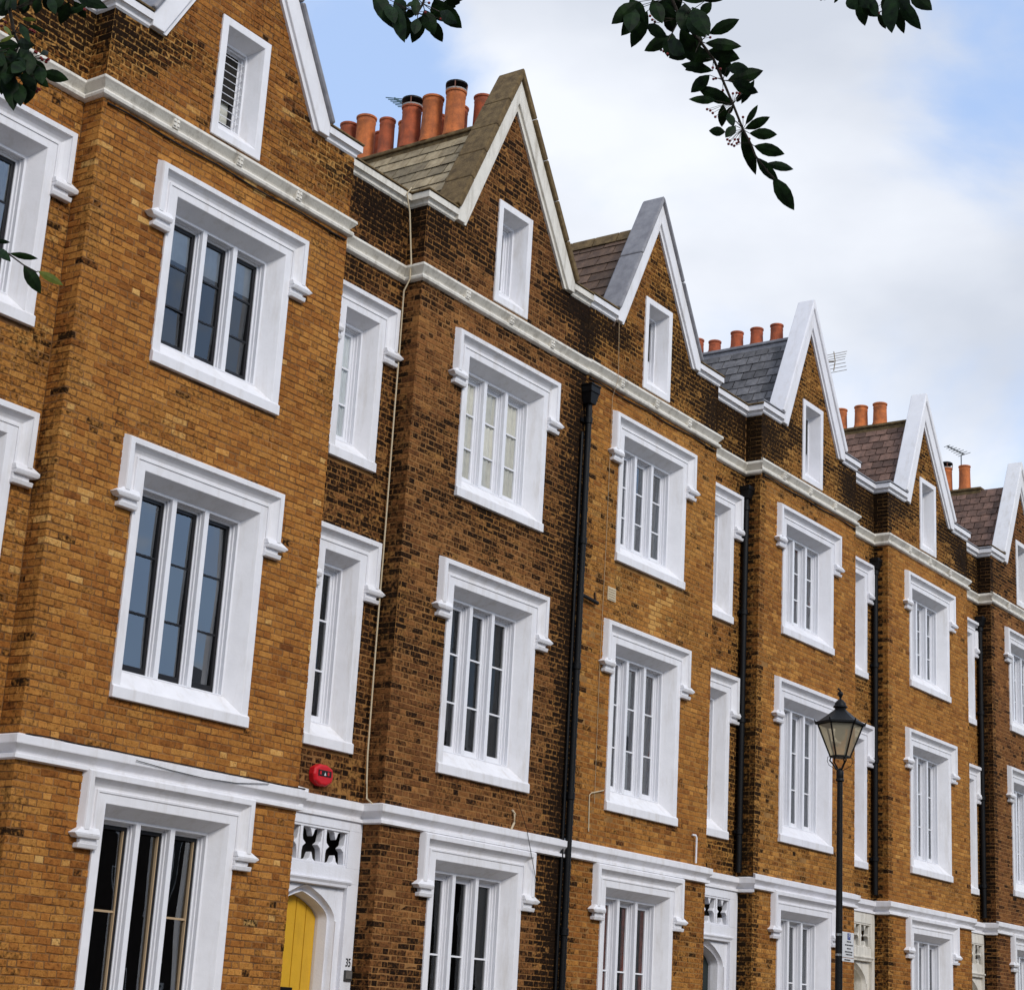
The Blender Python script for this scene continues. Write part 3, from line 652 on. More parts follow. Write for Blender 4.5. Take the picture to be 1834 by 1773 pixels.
# ------------------------------------------------------------------ one house
STRING = [(0.0, 0.02), (0.012, 0.015), (0.085, -0.005), (0.085, -0.08), (0.083, -0.088), (0.066, -0.105), (0.040, -0.132), (0.018, -0.155), (0.008, -0.176), (0.052, -0.182), (0.055, -0.225), (0.0, -0.235), (-.02, -.235), (-.02, 0.02)]
CORNICE = [(0.0, 0.04), (0.078, 0.0), (0.082, -0.028), (0.080, -0.036), (0.068, -0.050), (0.046, -0.078), (0.022, -0.108), (0.006, -0.140), (0.048, -0.146), (0.058, -0.17), (0.05, -0.20), (0.025, -0.215), (0.0, -0.22), (-.02, -.22), (-.02, 0.04)]
PARAPET = [(-0.02, 0.0), (0.055, -0.005), (0.069, -0.02), (0.069, -0.105), (0.045, -0.112), (0.022, -0.14), (0.02, -0.17), (0.0, -0.19), (-.02, -.19), (-.02, 0)]
CAPP = [(-0.30, 0.055), (0.06, 0.03), (0.085, 0.012), (0.085, -0.008), (0.0, 0.0015), (-.30, 0.0015)]
def tone_for(h):
    base, pd, style, seed = h['soot'], h['pd'], h['style'], h['seed']
    pipe = h.get('pipe_x', []); zc = 11.04 + h['dz']; x0, x1 = h['x0'], h['x1']
    def f(org, face):
        x, y, z = org; u = x if face == 'front' else x + y * 3
        big = fbm(u * .55, z * .45, seed); med = fbm(u * 1.7 + 9, z * 1.5, seed + 5)
        s = base + (big - .5) * .75 + (med - .5) * .35
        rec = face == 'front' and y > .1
        if z > zc: s += h['up'] + .10 * cl((z - zc) / .8)
        if z > zc + .45 and z < zc + 1.0: s += .25 * cl((med - .35) * 3)
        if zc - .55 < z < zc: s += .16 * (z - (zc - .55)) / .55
        if z < 3.75: s += h['low']
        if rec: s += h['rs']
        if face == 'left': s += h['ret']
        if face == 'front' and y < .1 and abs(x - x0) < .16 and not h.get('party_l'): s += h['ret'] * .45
        for (px, wl, wr, amt) in pipe:
            d = x - px; w_ = wl if d < 0 else wr
            s += amt * math.exp(-(d / w_) ** 2) * (0.75 + .5 * med)
        # darker just below each sill, fading out downwards
        for (cx, hs, zb) in h['sills']:
            if abs(x - cx) < hs and zb - .5 < z < zb: s += .16 * (1 - (zb - z) / .5) * (0.5 + med)
        for (sx_, sz_, wx, wz, am) in h.get('spots', []):
            e_ = ((x - sx_) / wx) ** 2 + ((z - sz_) / wz) ** 2
            if e_ < 6: s += am * math.exp(-e_) * (.6 + .8 * med)
        s0 = s
        r = R()
        if r < pd * (.5 + 1.6 * cl(s * 2)): s += U(.2, .55)
        elif r < pd * 2.4: s += U(.05, .25)
        else: s += U(-.08, .06)
        hue = cl(.47 + random.gauss(0, .12) + (big - .5) * .5 - .06 * (z < 3.75)); 
        if R() < .014 and style == 'gold': hue = U(.8, 1)
        for (kx, k0, k1) in h.get('streaks', []):
            if k0 < z < k1 and -.16 < x - kx < .02 and R() < .75: hue = 1.0
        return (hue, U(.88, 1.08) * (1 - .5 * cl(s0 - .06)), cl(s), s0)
    return f
def build_house(h):
    x0, x1, dz = h['x0'], h['x1'], h['dz']; rec = h.get('rec'); side = h.get('rec_side')
    root = thing('terraced_house', h['label'], 'house', (x0, 0.0, 0.0), h.get('group'))
    global WHITE
    tw = {3: (.78, .77, .79), 11: (.80, .79, .81), 23: (.80, .79, .81), 37: (.81, .80, .82), 51: (.78, .77, .80), 67: (.81, .80, .82), 79: (.77, .76, .77)}[h['seed']]
    WHITE = mat('white_masonry_paint_%d' % h['seed'], tw, 0.55, 0.08, 3.5, 0.12, 30, dirt=((0.42, 0.36, 0.28), .30 + (h['seed'] % 5) * .06))
    st = h['style']; cx = h['wc']; ZC, ZS = 11.05 + dz, 3.97 + dz + h.get('ds', 0); ZP = 12.10 + dz
    holes = []; h['sills'] = []
    rows = [('w1', 1.02, 1.15, 3.46, 3.76), ('w2', 4.53, 4.66, 6.97, 7.27), ('w3', 8.18, 8.31, 10.16, 10.45)]
    for (nm, zb, zo, zt, zh) in rows:
        a = h['adj'].get(nm, 0) + dz
        window(root, cx, 0.0, zb + a, zo + a, zt + a, zh + a, 0.90, 1.01, 'wide', h['win'].get(nm, {}))
        holes.append((cx - 1.0, cx + 1.0, zb + a + .004, zh + a - .21)); h['sills'].append((cx, 1.1, zb + a))
    g = h['g']
    window(root, h['gwc'], 0.0, 11.13 + dz, 11.23 + dz, 12.56 + dz, 12.66 + dz, 0.31, 0.41, 'gable', h['win'].get('g', {}), hood=False)
    holes.append((h['gwc'] - .40, h['gwc'] + .40, 11.14 + dz, 12.65 + dz))
    rholes = []
    if rec:
        rx0, rx1 = rec; rc = rx0 + .755 if side == 'l' else rx0 + .71
        if 'rc' in h: rc = h['rc']
        for (nm, zb, zo, zt, zh) in (('n2', 4.57, 4.69, 6.95, 7.25), ('n3', 8.13, 8.25, 10.11, 10.40)):
            window(root, rc, 0.30, zb + dz, zo + dz, zt + dz, zh + dz, 0.33, 0.45, 'narrow', h['win'].get(nm, {}))
            rholes.append((rc - .44, rc + .44, zb + dz + .004, zh + dz - .21)); h['sills'].append((rc, .5, zb + dz))
        rholes.append((rx0, rx1 - (0.0), 0, 3.86 + dz))
        d = h['door']
        door(root, d['cx'], rx0 + .004, rx1 - .004, 0.30, ZS - .23, d['mat'], d['wmat'], d['label'])
    # mortar core of the walls
    def core(X0, X1, yf, Z0, Z1, hs, thick):
        m = MB(); zs = sorted(set([Z0, Z1] + [c for q in hs for c in q[2:] if Z0 < c < Z1]))
        for za, zb in zip(zs[:-1], zs[1:]):
            cuts = sorted([(max(q[0], X0), min(q[1], X1)) for q in hs if q[2] < zb - 1e-6 and q[3] > za + 1e-6]); x = X0
            for (a, b) in cuts:
                if a > x + 1e-6: m.box(x, a, yf, yf + thick, za, zb)
                x = max(x, b)
            if x < X1 - 1e-6: m.box(x, X1, yf, yf + thick, za, zb)
        return m
    e = .0055 if st == 'gold' else .0045
    m = core(x0 + (0 if h.get('party_l') else e), x1 - (0 if h.get('party_r') else e), e, 0.0, 12.0 + dz, [q for q in holes], .32)
    # gable triangle with its window cut out
    zb_, hi, zai = 11.9999 + dz, g['hi'], g['zai'] + dz; gcx = g['cx']; wl, wr, wt = h['gwc'] - .40, h['gwc'] + .40, 12.65 + dz
    ac = g.get('ac', gcx); zf0 = 11.93 + dz
    zl = lambda x: zai - (zai - zf0) * ((ac - x) / (ac - (gcx - hi)) if x < ac else (x - ac) / (gcx + hi - ac))
    xat = lambda z: (ac - (ac - (gcx - hi)) * (zai - z) / (zai - zf0), ac + (gcx + hi - ac) * (zai - z) / (zai - zf0))
    gd = g['cd'] - .03; m.prism_xz([(gcx - hi + .03, zb_), (wl, zb_), (wl, zl(wl))], e, gd)
    m.prism_xz([(wr, zb_), (gcx + hi - .03, zb_), (wr, zl(wr))], e, gd)
    top = [(wl, wt), (wr, wt), (wr, zl(wr)), (ac, zai), (wl, zl(wl))]
    m.prism_xz(top, e, gd)
    m.build('wall', MORT[st], root)
    B = Bricks(st, tone_for(h), h.get('singles', 0))
    nC = int((12.0 + dz - 0.0) / CRS); vis = []
    off = x0
    skipz = lambda z: False
    for k in range(int(0.5 / CRS), nC + 1):
        z = k * CRS + dz
        course_bricks(B, 'front', 0.0, x0, x1, z, k, holes, off, not h.get('party_l'), False)
        if not h.get('party_l'):   # left return face: bricks seen end on
            a = .1025 + JT if k % 2 == 0 else .215 + JT
            if k % 2 == 1: B.put((x0, .30, z), 'left', .30 - .215 - JT + .0, 0, .05)
            else: B.put((x0, .30, z), 'left', .30 - a, 0, .05)
        if rec:
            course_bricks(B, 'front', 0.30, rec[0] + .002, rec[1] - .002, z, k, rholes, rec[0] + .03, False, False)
        if not h.get('party_r'): B.put((x1, .0, z), 'right', .29, 0, .05)
    k = nC + 1
    while True:
        z = k * CRS + dz
        xa, xb = xat(z + BH)
        if xb - xa < .12: break
        course_bricks(B, 'front', 0.0, xa - .03, xb + .03, z, k, holes, off); k += 1
    B.flush(root)
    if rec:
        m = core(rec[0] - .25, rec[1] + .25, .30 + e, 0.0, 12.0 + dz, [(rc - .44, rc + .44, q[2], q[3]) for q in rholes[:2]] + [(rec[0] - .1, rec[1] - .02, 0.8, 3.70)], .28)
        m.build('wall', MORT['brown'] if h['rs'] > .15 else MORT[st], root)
    # mouldings round the plan
    if rec and side == 'l': path = [(rec[0], 0.0), (rec[0], .3), (x0, .3), (x0, 0.0), (x1, 0.0)]; s_, e_ = (1, 0), ((0, 1) if not h.get('party_r') else None)
    elif rec: path = [(x0, 0.0), (x1, 0.0), (x1, .3), (rec[1], .3), (rec[1], 0.0)]; s_, e_ = ((0, -1) if not h.get('party_l') else None), (1, 0)
    else: path = [(x0, 0.0), (x1, 0.0)]; s_, e_ = None, None
    if h.get('path_fix'): path = h['path_fix'](path)
    m = MB(); sweep_plan(m, path, STRING, ZS, s_, e_); m.build('string_course', WHITE, root, bevel=0.003)
    m = MB(); sweep_plan(m, path, CORNICE, ZC, s_, e_); m.build('cornice', WHITE_OLD, root, bevel=0.003)
    # parapet band left and right of the gable
    li, ri = gcx - g['ho'], gcx + g['ho']
    def clip(path, a, b):
        out_ = []
        for (p, q) in zip(path[:-1], path[1:]):
            if p[1] == q[1] == 0.0:
                A, Bx = max(p[0], a), min(q[0], b)
                if Bx > A + .01:
                    if not out_ or out_[-1] != (A, 0.0): out_.append((A, 0.0))
                    out_.append((Bx, 0.0))
            else:
                if a - .01 <= p[0] <= b + .01 and a - .01 <= q[0] <= b + .01:
                    if not out_ or out_[-1] != p: out_.append(p)
                    out_.append(q)
        return out_
    capm = LEAD if h.get('leadcap') else STONE
    for (a, b, sd, ed) in ((-1e3, li, s_, None), (ri, 1e3, None, e_)):
        pp = clip(path, a, b)
        if len(pp) > 1:
            m = MB(); sweep_plan(m, pp, PARAPET, ZP, sd, ed); m.build('parapet_band', WHITE_OLD if g.get('old') else WHITE, root, bevel=0.004)
            m = MB(); sweep_plan(m, pp, CAPP, ZP + .003, sd, ed); m.build('parapet_cap', capm, root, bevel=0.004)
    # carved bosses on the cornice
    for ox in (-1.03, 0.0, 1.03):
        m = MB(); X = cx - .06 + ox; Z = ZC
        m.box(X - .045, X + .045, -.072, -.02, Z - .155, Z - .035)
        for (a, b) in ((-.025, -.065), (.025, -.065), (-.025, -.115), (.025, -.115)): m.frustum((X + a - .02, X + a + .02, -.084, -.07, Z + b - .018), (X + a - .014, X + a + .014, -.082, -.07, Z + b + .02))
        m.build('cornice_boss', WHITE_OLD, root, bevel=0.006)
    # roofs
    gable(root, g, dz)
    slate_roof(root, g, dz, x0, x1, h.get('slates', True))
    ys = g.get('stack')
    if ys:
        chimney_stack(root, ac - .06, ac + ys[2], ys[0], ys[1], 12.2 + dz, ys[3] + dz, STONE if g['roof'] != 'grey' else LEAD)
        for (py, zt, r, cw, dxp, red) in g['pots']: chimney_pot(root, ac + .07 + dxp, py, ys[3] + dz - .01, zt - .035, r, cw, TERRA2 if red else TERRA)
    m = MB(); X0 = min(x0, rec[0] if rec else x0); X1 = max(x1, rec[1] if rec else x1)
    m.box(X0 + .01, X1 - .01, .62, 6.0, 11.78 + dz, 11.84 + dz); m.build('flat_roof', LEAD, root)
    m = MB(); m.box(X0 + .02, X1 - .02, 5.7, 6.0, 0, 11.77 + dz); m.box(X0 + .011, X0 + .1, 2.4, 5.7, 0, 11.77 + dz); m.box(X1 - .1, X1 - .011, 2.4, 5.7, 0, 11.77 + dz); m.build('back_wall', MORT['brown'], root)
    for p in h.get('pipes', []): downpipe(root, *p)
    if h.get('cornice_cable'):  # thin black tube drawn as a dark line under the cornice
        m = MB(); n = 14; m.tube([(x0 + .05 + (x1 - x0 - .1) * i / n, -.018, ZC - .275 + .012 * math.sin(i * 1.3) + (.0)) for i in range(n + 1)], 0.011, 6); m.build('cable', IRON, root, smooth=True, label='thin black line running under the cornice')
    return root
BLK = dict(sash=BLACKP)
D1 = {}
H = []
def house(**k): H.append(k)
pots2 = [(3.25, 14.83, .125, 0, 0, 1), (2.90, 14.86, .14, 0, 0, 0), (2.47, 14.71, .112, 0, 0, 1), (2.0, 14.80, .14, 1, 0, 1), (1.6, 14.85, .145, 0, 0, 0), (1.17, 14.84, .14, 1, 0, 0),
         (2.95, 14.80, .12, 0, .45, 1), (2.45, 14.86, .13, 0, .45, 0), (1.85, 14.82, .12, 0, .45, 1), (1.45, 14.86, .13, 0, .45, 1), (1.0, 14.92, .13, 0, .45, 1)]
house(x0=5.85, x1=9.92, wc=7.90, gwc=7.85, style='gold', soot=.10, pd=.07, seed=3, up=.2, low=0, rec=None, ret=.1, dz=0, adj={}, win={}, label='gold brick house cut off by the left edge of the photo',
      g=dict(cx=7.88, hi=1.30, ho=1.45, zai=14.2, zao=14.7, style='lead', cd=.32, roof='grey', slate=(.30, .23), zr=14.0), slates=False)
house(x0=11.44, x1=15.50, wc=13.53, gwc=13.42, rec=(9.92, 11.44), rec_side='l', rc=10.70, style='gold', soot=.05, pd=.035, seed=11, up=.27, low=-.05, rec_=0, ret=.20, dz=0, adj={},
      label='nearest gold brick house with black window sashes, left of the yellow door', singles=300, cornice_cable=True, oldc=True, spots=[(11.75, 11.7, .5, .35, .22), (10.9, 11.5, .8, .4, .25), (15.1, 10.55, .5, .2, .3), (15.3, 8.6, .25, .6, .25), (15.2, 11.6, .4, .3, .4), (12.0, 11.75, .4, .15, .4)],
      win=dict(w3=dict(sash=BLACKP, curtain=(BLIND, 'blind_top'), mid=1), w2=dict(sash=BLACKP), w1=dict(sash=BLACKP, transoms=((.55,), (), (.55,)), bar=TANB, bead=TANB), g=dict(sash=BLACKP, transoms=(.5,), curtain=(CURT, 'blind'), bars=True, clear=1), n3=dict(sash=BLACKP, curtain=(CURT, 'curt')), n2=dict(sash=BLACKP)),
      door=dict(cx=10.58, mat=DGREEN, wmat=WHITE, label='dark door hidden at the left of the frame'),
      g=dict(cx=13.43, hi=1.32, ho=1.50, zai=14.25, zao=14.72, style='lead', cd=.32, roof='grey', slate=(.30, .23), zr=14.0))
house(x0=17.02, x1=21.01, wc=19.03, gwc=19.0, rec=(15.50, 17.02), rec_side='l', rc=16.25, style='brown', soot=.15, pd=.26, seed=23, up=.12, low=.08, ret=.12, dz=0, ds=.03, adj=dict(w3=-.02), party_r=True,
      label='dark brown brick house with the yellow door, nine terracotta pots and a stone coping', singles=300, oldc=True, spots=[(16.3, 11.55, .8, .35, .75), (16.0, 10.7, .5, .2, .4), (20.6, 11.7, .6, .28, .7), (17.2, 11.75, .3, .3, .5), (18.3, 11.75, .5, .2, .4), (16.9, 6.4, .15, .6, .3)], pipe_x=[(21.01, .5, .12, 1.15)],
      win=dict(w3=dict(curtain=(CURT, 'curt'), clear=1), w2=dict(clear=1), w1=dict(transoms=(.5,), clear=1), g=dict(transoms=()), n3=dict(curtain=(BLIND, 'curt'), clear=1), n2=dict(clear=1)),
      door=dict(cx=16.15, mat=YELLOW, wmat=WHITE, label='bright yellow plank door under a pointed arch'),
      g=dict(cx=19.05, ac=18.84, hi=1.285, ho=1.44, zai=14.26, zao=14.65, style='stone', cd=.35, th=.09, roof='olive', slate=(.30, .235), zr=14.03, single=True, stack=(.55, 3.45, .62, 14.06), pots=pots2, old=True))
house(x0=21.01, x1=25.0, wc=23.01, gwc=23.0, rec=(25.0, 26.57), rec_side='r', rc=25.73, style='amber', soot=.05, pd=.10, seed=37, up=.38, low=.16, ret=.1, dz=.02, ds=.03, adj=dict(w3=.03), party_l=True,
      spots=[(21.45, 11.7, .5, .28, .7), (24.75, 11.4, .3, .5, .6), (25.6, 11.6, 1.0, .35, .4), (23.0, 11.0, 2.5, .08, .2)], streaks=[(23.15, 7.3, 8.15), (23.32, 7.2, 8.15), (23.62, 7.45, 8.15), (22.1, 7.8, 8.2)], label='amber brick house right of the tall downpipe, grey lead gable coping, no pots', singles=300, cornice_cable=True, pipe_x=[(21.01, .2, .16, .7), (26.5, .35, .3, .5)],
      win=dict(w3=dict(curtain=(GREYC, 'sides')), w2=dict(curtain=(REDC, 'sides')), w1=dict(transoms=(.5,), curtain=(REDC, 'sides'), clear=1), g=dict(transoms=()), n3=dict(curtain=(CURT, 'curt')), n2=dict()),
      door=dict(cx=25.68, mat=DGREEN, wmat=WHITE, label='very dark green door under a pointed arch'), pipes=[(26.47, .22, 10.45, 4.1, .055)],
      g=dict(cx=23.0, ac=22.88, hi=1.135, ho=1.27, zai=14.01, zao=14.38, style='lead', cd=.31, th=.06, roof='brown', slate=(.48, .22), zr=13.98, single=True))
house(x0=26.57, x1=30.42, wc=28.43, gwc=28.54, rec=(30.42, 31.90), rec_side='r', rc=31.12, style='amber', soot=.07, pd=.08, seed=51, up=.32, low=.0, ret=.8, dz=.07, ds=.04, adj=dict(w1=.06, w2=.1, w3=-.02),
      spots=[(26.9, 11.6, .4, .4, .7), (30.1, 11.5, .4, .5, .7), (31.0, 11.6, 1.2, .4, .5)], label='amber brick house behind the street lamp, with five pots on a grey slate roof', singles=300, cornice_cable=True, pipe_x=[(31.85, .3, .3, .5)],
      win=dict(w3=dict(curtain=(REDC, 'sides')), w2=dict(curtain=(GREYC, 'sides')), w1=dict(transoms=(.5,)), g=dict(transoms=(), curtain=(BLIND, 'blind')), n3=dict(), n2=dict()),
      door=dict(cx=31.10, mat=CREAMD, wmat=WHITE_OLD, label='cream door under a pointed arch'), pipes=[(31.80, .22, 10.45, 4.2, .055)], leadcap=True,
      g=dict(cx=28.54, ac=28.39, hi=1.10, ho=1.25, zai=14.12, zao=14.50, style='white', cd=.25, th=.10, roof='grey', slate=(.26, .21), zr=13.95, single=True, stack=(.3, 3.2, .45, 13.99),
             pots=[(2.42, 14.44, .112, 0, 0, 1), (2.04, 14.34, .11, 0, 0, 1), (1.56, 14.44, .112, 0, 0, 1), (1.14, 14.44, .112, 0, 0, 1), (.72, 14.44, .112, 0, 0, 1)]))
house(x0=31.90, x1=36.0, wc=33.93, gwc=33.88, rec=(36.0, 37.38), rec_side='r', rc=36.66, style='amber', soot=.02, pd=.05, seed=67, up=.36, low=.04, ret=.75, dz=.08, ds=.04, adj=dict(w1=.06, w2=.1, w3=.05),
      spots=[(32.2, 11.6, .4, .4, .6), (35.6, 11.5, .5, .5, .7), (36.6, 11.5, 1.2, .4, .5)], label='golden brick house right of the street lamp, with three orange pots on a tiled roof', cornice_cable=False, pipe_x=[(37.3, .3, .3, .5)],
      win=dict(w3=dict(curtain=(GREYC, 'sides')), w2=dict(), w1=dict(transoms=(.5,)), g=dict(transoms=())), leadcap=True,
      door=dict(cx=36.68, mat=CREAMD, wmat=WHITE_OLD, label='pale door under a pointed arch'), pipes=[(37.28, .22, 10.45, 4.2, .055)],
      g=dict(cx=33.94, ac=33.66, hi=1.07, ho=1.22, zai=13.92, zao=14.34, style='white', cd=.25, th=.10, roof='red', slate=(.24, .20), zr=13.93, single=True, stack=(.3, 3.0, .45, 13.98),
             pots=[(1.88, 14.58, .125, 0, 0, 0), (1.41, 14.58, .13, 0, 0, 0), (.98, 14.58, .135, 0, 0, 0)]))
house(x0=37.38, x1=41.4, wc=39.42, gwc=39.4, rec=(41.4, 42.9), rec_side='r', rc=42.1, style='brown', soot=.20, pd=.15, seed=79, up=.18, low=.1, ret=.75, dz=.12, ds=.04, adj=dict(w1=.06, w2=.1),
      label='brown brick house cut off by the right edge of the photo, with two orange pots', cornice_cable=False, win=dict(w1=dict(transoms=(.5,)), g=dict(transoms=())),
      door=dict(cx=42.1, mat=DGREEN, wmat=WHITE, label='dark door beyond the right edge'),
      g=dict(cx=39.4, ac=39.3, hi=1.10, ho=1.25, zai=14.0, zao=14.42, style='white', cd=.25, th=.10, roof='red', slate=(.24, .20), zr=14.05, single=True, stack=(.9, 2.1, .45, 14.10),
             pots=[(1.78, 14.85, .125, 1, 0, 0), (1.33, 14.85, .125, 0, 0, 0)]))
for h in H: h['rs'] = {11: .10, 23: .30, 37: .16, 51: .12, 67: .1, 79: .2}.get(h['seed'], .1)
HOUSES = [build_house(h) for h in H]

# ------------------------------------------------------------------ ground
ORG = Vector((0, 0, 0))
ASPH = mat('asphalt', (0.05, 0.05, 0.052), 0.9, 0.4, 3, 0.5, 80); FLAG = mat('paving_stone', (0.22, 0.185, 0.135), 0.85, 0.3, 2, 0.4, 60); KERB = mat('granite_kerb', (0.30, 0.29, 0.28), 0.8, 0.3, 10)
m = MB(); m.box(-600, 600, -600, 600, -1.0, -0.02); m.build('ground', mat('distant_ground', (0.12, 0.12, 0.10), 0.95, 0.3, 0.2), kind='structure')
m = MB(); m.box(-60, 110, -12.0, -4.2, -0.5, -0.0); m.build('road', ASPH, kind='structure')
m = MB(); m.box(-60, 110, -4.0, 0.3, -0.5, 0.12); pv = m.build('pavement', FLAG, kind='structure')
m = MB(); m.box(-60, 110, -18.0, -12.2, -0.5, 0.12); m.build('pavement', FLAG, kind='structure')
m = MB(); m.box(-60, 110, -4.2, -4.0, -0.5, 0.125); m.build('kerb', KERB, kind='structure')
m = MB(); m.box(-60, 110, -12.2, -12.0, -0.5, 0.125); m.build('kerb', KERB, kind='structure')
# unseen terrace added across the street to block low sky and darken reflections
opp = thing('added_opposite_terrace', 'long brown terrace across the street, added unseen to darken reflections in the lowest windows', 'building', (20, -31, 0))
m = MB(); m.box(-45, 95, -40, -31, 0, 10.2); m.build('wall', mat('dark_backdrop_brick', (.035, .025, .02), .95, .4, 3), opp)  # kept near-black so the lowest windows mirror something dark
m = MB(); m.add([(-45, -31.0, 10.2), (95, -31.0, 10.2), (95, -35.5, 12.6), (-45, -35.5, 12.6), (-45, -40, 10.2), (95, -40, 10.2)], [(0, 1, 2, 3), (3, 2, 5, 4), (0, 3, 4), (1, 5, 2)]); m.build('roof', SLATE_GREY, opp)
for i in range(28):
    for z in (1.6, 4.9, 7.9):
        x = -42 + i * 4.9; m = MB(); m.box(x - .7, x + .7, -31.0, -30.94, z, z + 1.9); f_ = m.build('window', WHITE, opp)
        m = MB(); m.box(x - .58, x + .58, -30.94, -30.93, z + .1, z + 1.8); m.build('pane', PRINT, f_)
ORG = Vector((0, 0, 0))
# ------------------------------------------------------------------ cream cable, alarm box, number, entry panel, clipped wires
def wire(name, label, pts, r, m_, n=6):
    global ORG
    ORG = Vector((0, 0, 0)); m = MB(); m.tube(pts, r, n); o = m.build(name, m_, None, smooth=True, org=Vector(pts[-1])); o['label'] = label; o['category'] = 'cable'; return o
pts = [(16.86, -0.0 + .17, 12.13), (16.80, .19, 12.02), (16.90, .20, 11.80), (16.955, .155, 11.1), (16.955, .155, 10.85), (16.955, .24, 10.7), (16.965, .245, 9.9), (16.955, .24, 9.0), (16.965, .245, 7.5), (16.955, .24, 6.0), (16.955, .235, 4.6), (16.95, .21, 4.25), (16.93, .17, 4.06), (16.98, .10, 3.995), (17.02, -.03, 3.99)]
wire('cable', 'long cream cable running down the brick corner beside the red alarm box', pts, .011, CREAM, 8)
pts = [(11.5 + i * .32, -.03 - .012 * math.sin(i * 2.2), 3.985 + .012 * abs(math.sin(i * 1.7))) for i in range(12)] + [(15.3, -.06, 3.985), (15.62, -.05, 3.99), (15.75, .12, 4.02), (15.95, .27, 4.04)]
wire('cable', 'thin black wire lying on the white band left of the red alarm box', pts, .008, IRON)
wire('cable', 'black wire sagging across the face of the white band under the nearest house', [(12.9, -.10, 3.93), (13.4, -.095, 3.90), (13.9, -.095, 3.885), (14.4, -.095, 3.90), (14.9, -.10, 3.96)], .004, IRON)
wire('cable', 'thin tan wire running down the amber brick right of the tall downpipe', [(21.72, -.012, 12.0), (21.73, -.075, 11.9), (21.72, -.11, 11.0), (21.72, -.02, 10.7), (21.73, -.012, 8.5), (21.70, -.012, 6.5), (21.72, -.012, 4.6)], .004, TANB)
wire('cable', 'short white pipe loop rising from the white band on the amber house', [(24.6, -.05, 4.06), (24.6, -.05, 4.45), (24.59, -.04, 4.48), (24.52, -.02, 4.48)], .016, GLOSSW)
wire('cable', 'cream wire looping beside the lower left corner of the amber house window', [(21.95, -.012, 4.82), (21.62, -.012, 4.74), (21.58, -.012, 4.7), (21.60, -.012, 4.2)], .009, CREAM)
wire('cable', 'thin black wire hanging over the ground floor window of the brown house', [(19.75, -.02, 4.5), (19.95, -.1, 4.05), (20.15, -.11, 3.55), (20.26, -.12, 3.25)], .004, IRON)
wire('cable', 'short cream pipe stub poking up over the brown house ground floor window', [(19.66, -.05, 4.0), (19.74, -.04, 4.1), (19.76, -.03, 4.22), (19.72, -.01, 4.27)], .015, CREAM)
al = thing('alarm_box', 'red hexagonal alarm box on the recessed brick above the yellow door', 'alarm box', (16.16, .30, 4.24))
m = MB(); q = [(.19, .0), (.17, .085), (.06, .125), (-.07, .125), (-.17, .075), (-.185, .0), (-.16, -.08), (-.05, -.125), (.07, -.125), (.17, -.075)]
n_ = len(q); vs = [(16.16 + a * .95, .295, 4.24 + b) for a, b in q] + [(16.16 + a * .95, .225, 4.24 + b) for a, b in q] + [(16.16 + a * .82, .205, 4.24 + b * .85) for a, b in q]
m.add(vs, [(i, (i + 1) % n_, n_ + (i + 1) % n_, n_ + i) for i in range(n_)] + [(n_ + i, n_ + (i + 1) % n_, 2 * n_ + (i + 1) % n_, 2 * n_ + i) for i in range(n_)] + [tuple(2 * n_ + i for i in range(n_))])
m.build('cover', RED, al, bevel=0.01)
m = MB(); m.box(16.05, 16.28, .199, .206, 4.225, 4.295); m.build('black_panel', PRINT, al)
m = MB(); m.prism_xz([(16.15, 4.235), (16.185, 4.235), (16.167, 4.272)], .196, .1995); m.build('white_triangle', SIGNW, al)
for sx in (16.085, 16.225):
    m = MB(); m.prism_xz([(sx - .015, 4.24), (sx + .015, 4.24), (sx + .015, 4.28), (sx - .015, 4.28)], .196, .1995); m.build('red_mark', RED, al)
def text(body, loc, size, m_, parent, rot=(math.pi / 2, 0, 0), ext=.002):
    c = bpy.data.curves.new('lettering', 'FONT'); c.body = body; c.size = size; c.extrude = ext; c.align_x = 'CENTER'; c.align_y = 'CENTER'; c.materials.append(m_)
    tmp = bpy.data.objects.new('lettering', c); me = tmp.to_mesh().copy(); me.name = 'lettering'; bpy.data.objects.remove(tmp)
    o = bpy.data.objects.new('lettering', me); COL.objects.link(o); o.rotation_euler = rot
    o.location = Vector(loc) - (ORG if parent else Vector((0, 0, 0)))
    if parent: o.parent = parent
    return o
nb = thing('house_number', 'black house number 35 on the white door case', 'house number', (16.94, .27, 2.13))
t_ = text('35', (16.935, .264, 2.135), .135, PRINT, nb); t_.scale = (.72, 1, 1); t_.name = 'numerals'
en = thing('entry_panel', 'small grey entry phone under the number 35', 'entry phone', (16.94, .27, 1.99))
m = MB(); m.box(16.875, 17.005, .245, .271, 1.93, 2.05); m.build('casing', mat('dark_grey_plastic', (.05, .05, .05), .4), en, bevel=.004)
m = MB(); m.box(16.885, 16.995, .240, .2445, 1.955, 2.043); m.build('front_plate', mat('mid_grey_plate', (.16, .15, .14), .35, .2, 40), en)
vt = thing('air_vent', 'small pale louvred vent in the amber brick left of the second window row', 'vent', (21.95, 0, 7.7))
m = MB(); m.box(21.84, 22.06, -.012, .02, 7.60, 7.80); m.build('vent_plate', CREAM, vt)
for i in range(5):
    m = MB(); m.box(21.86, 22.04, -.02, -.0125, 7.62 + i * .036, 7.64 + i * .036); m.build('louvre', CREAM, vt)
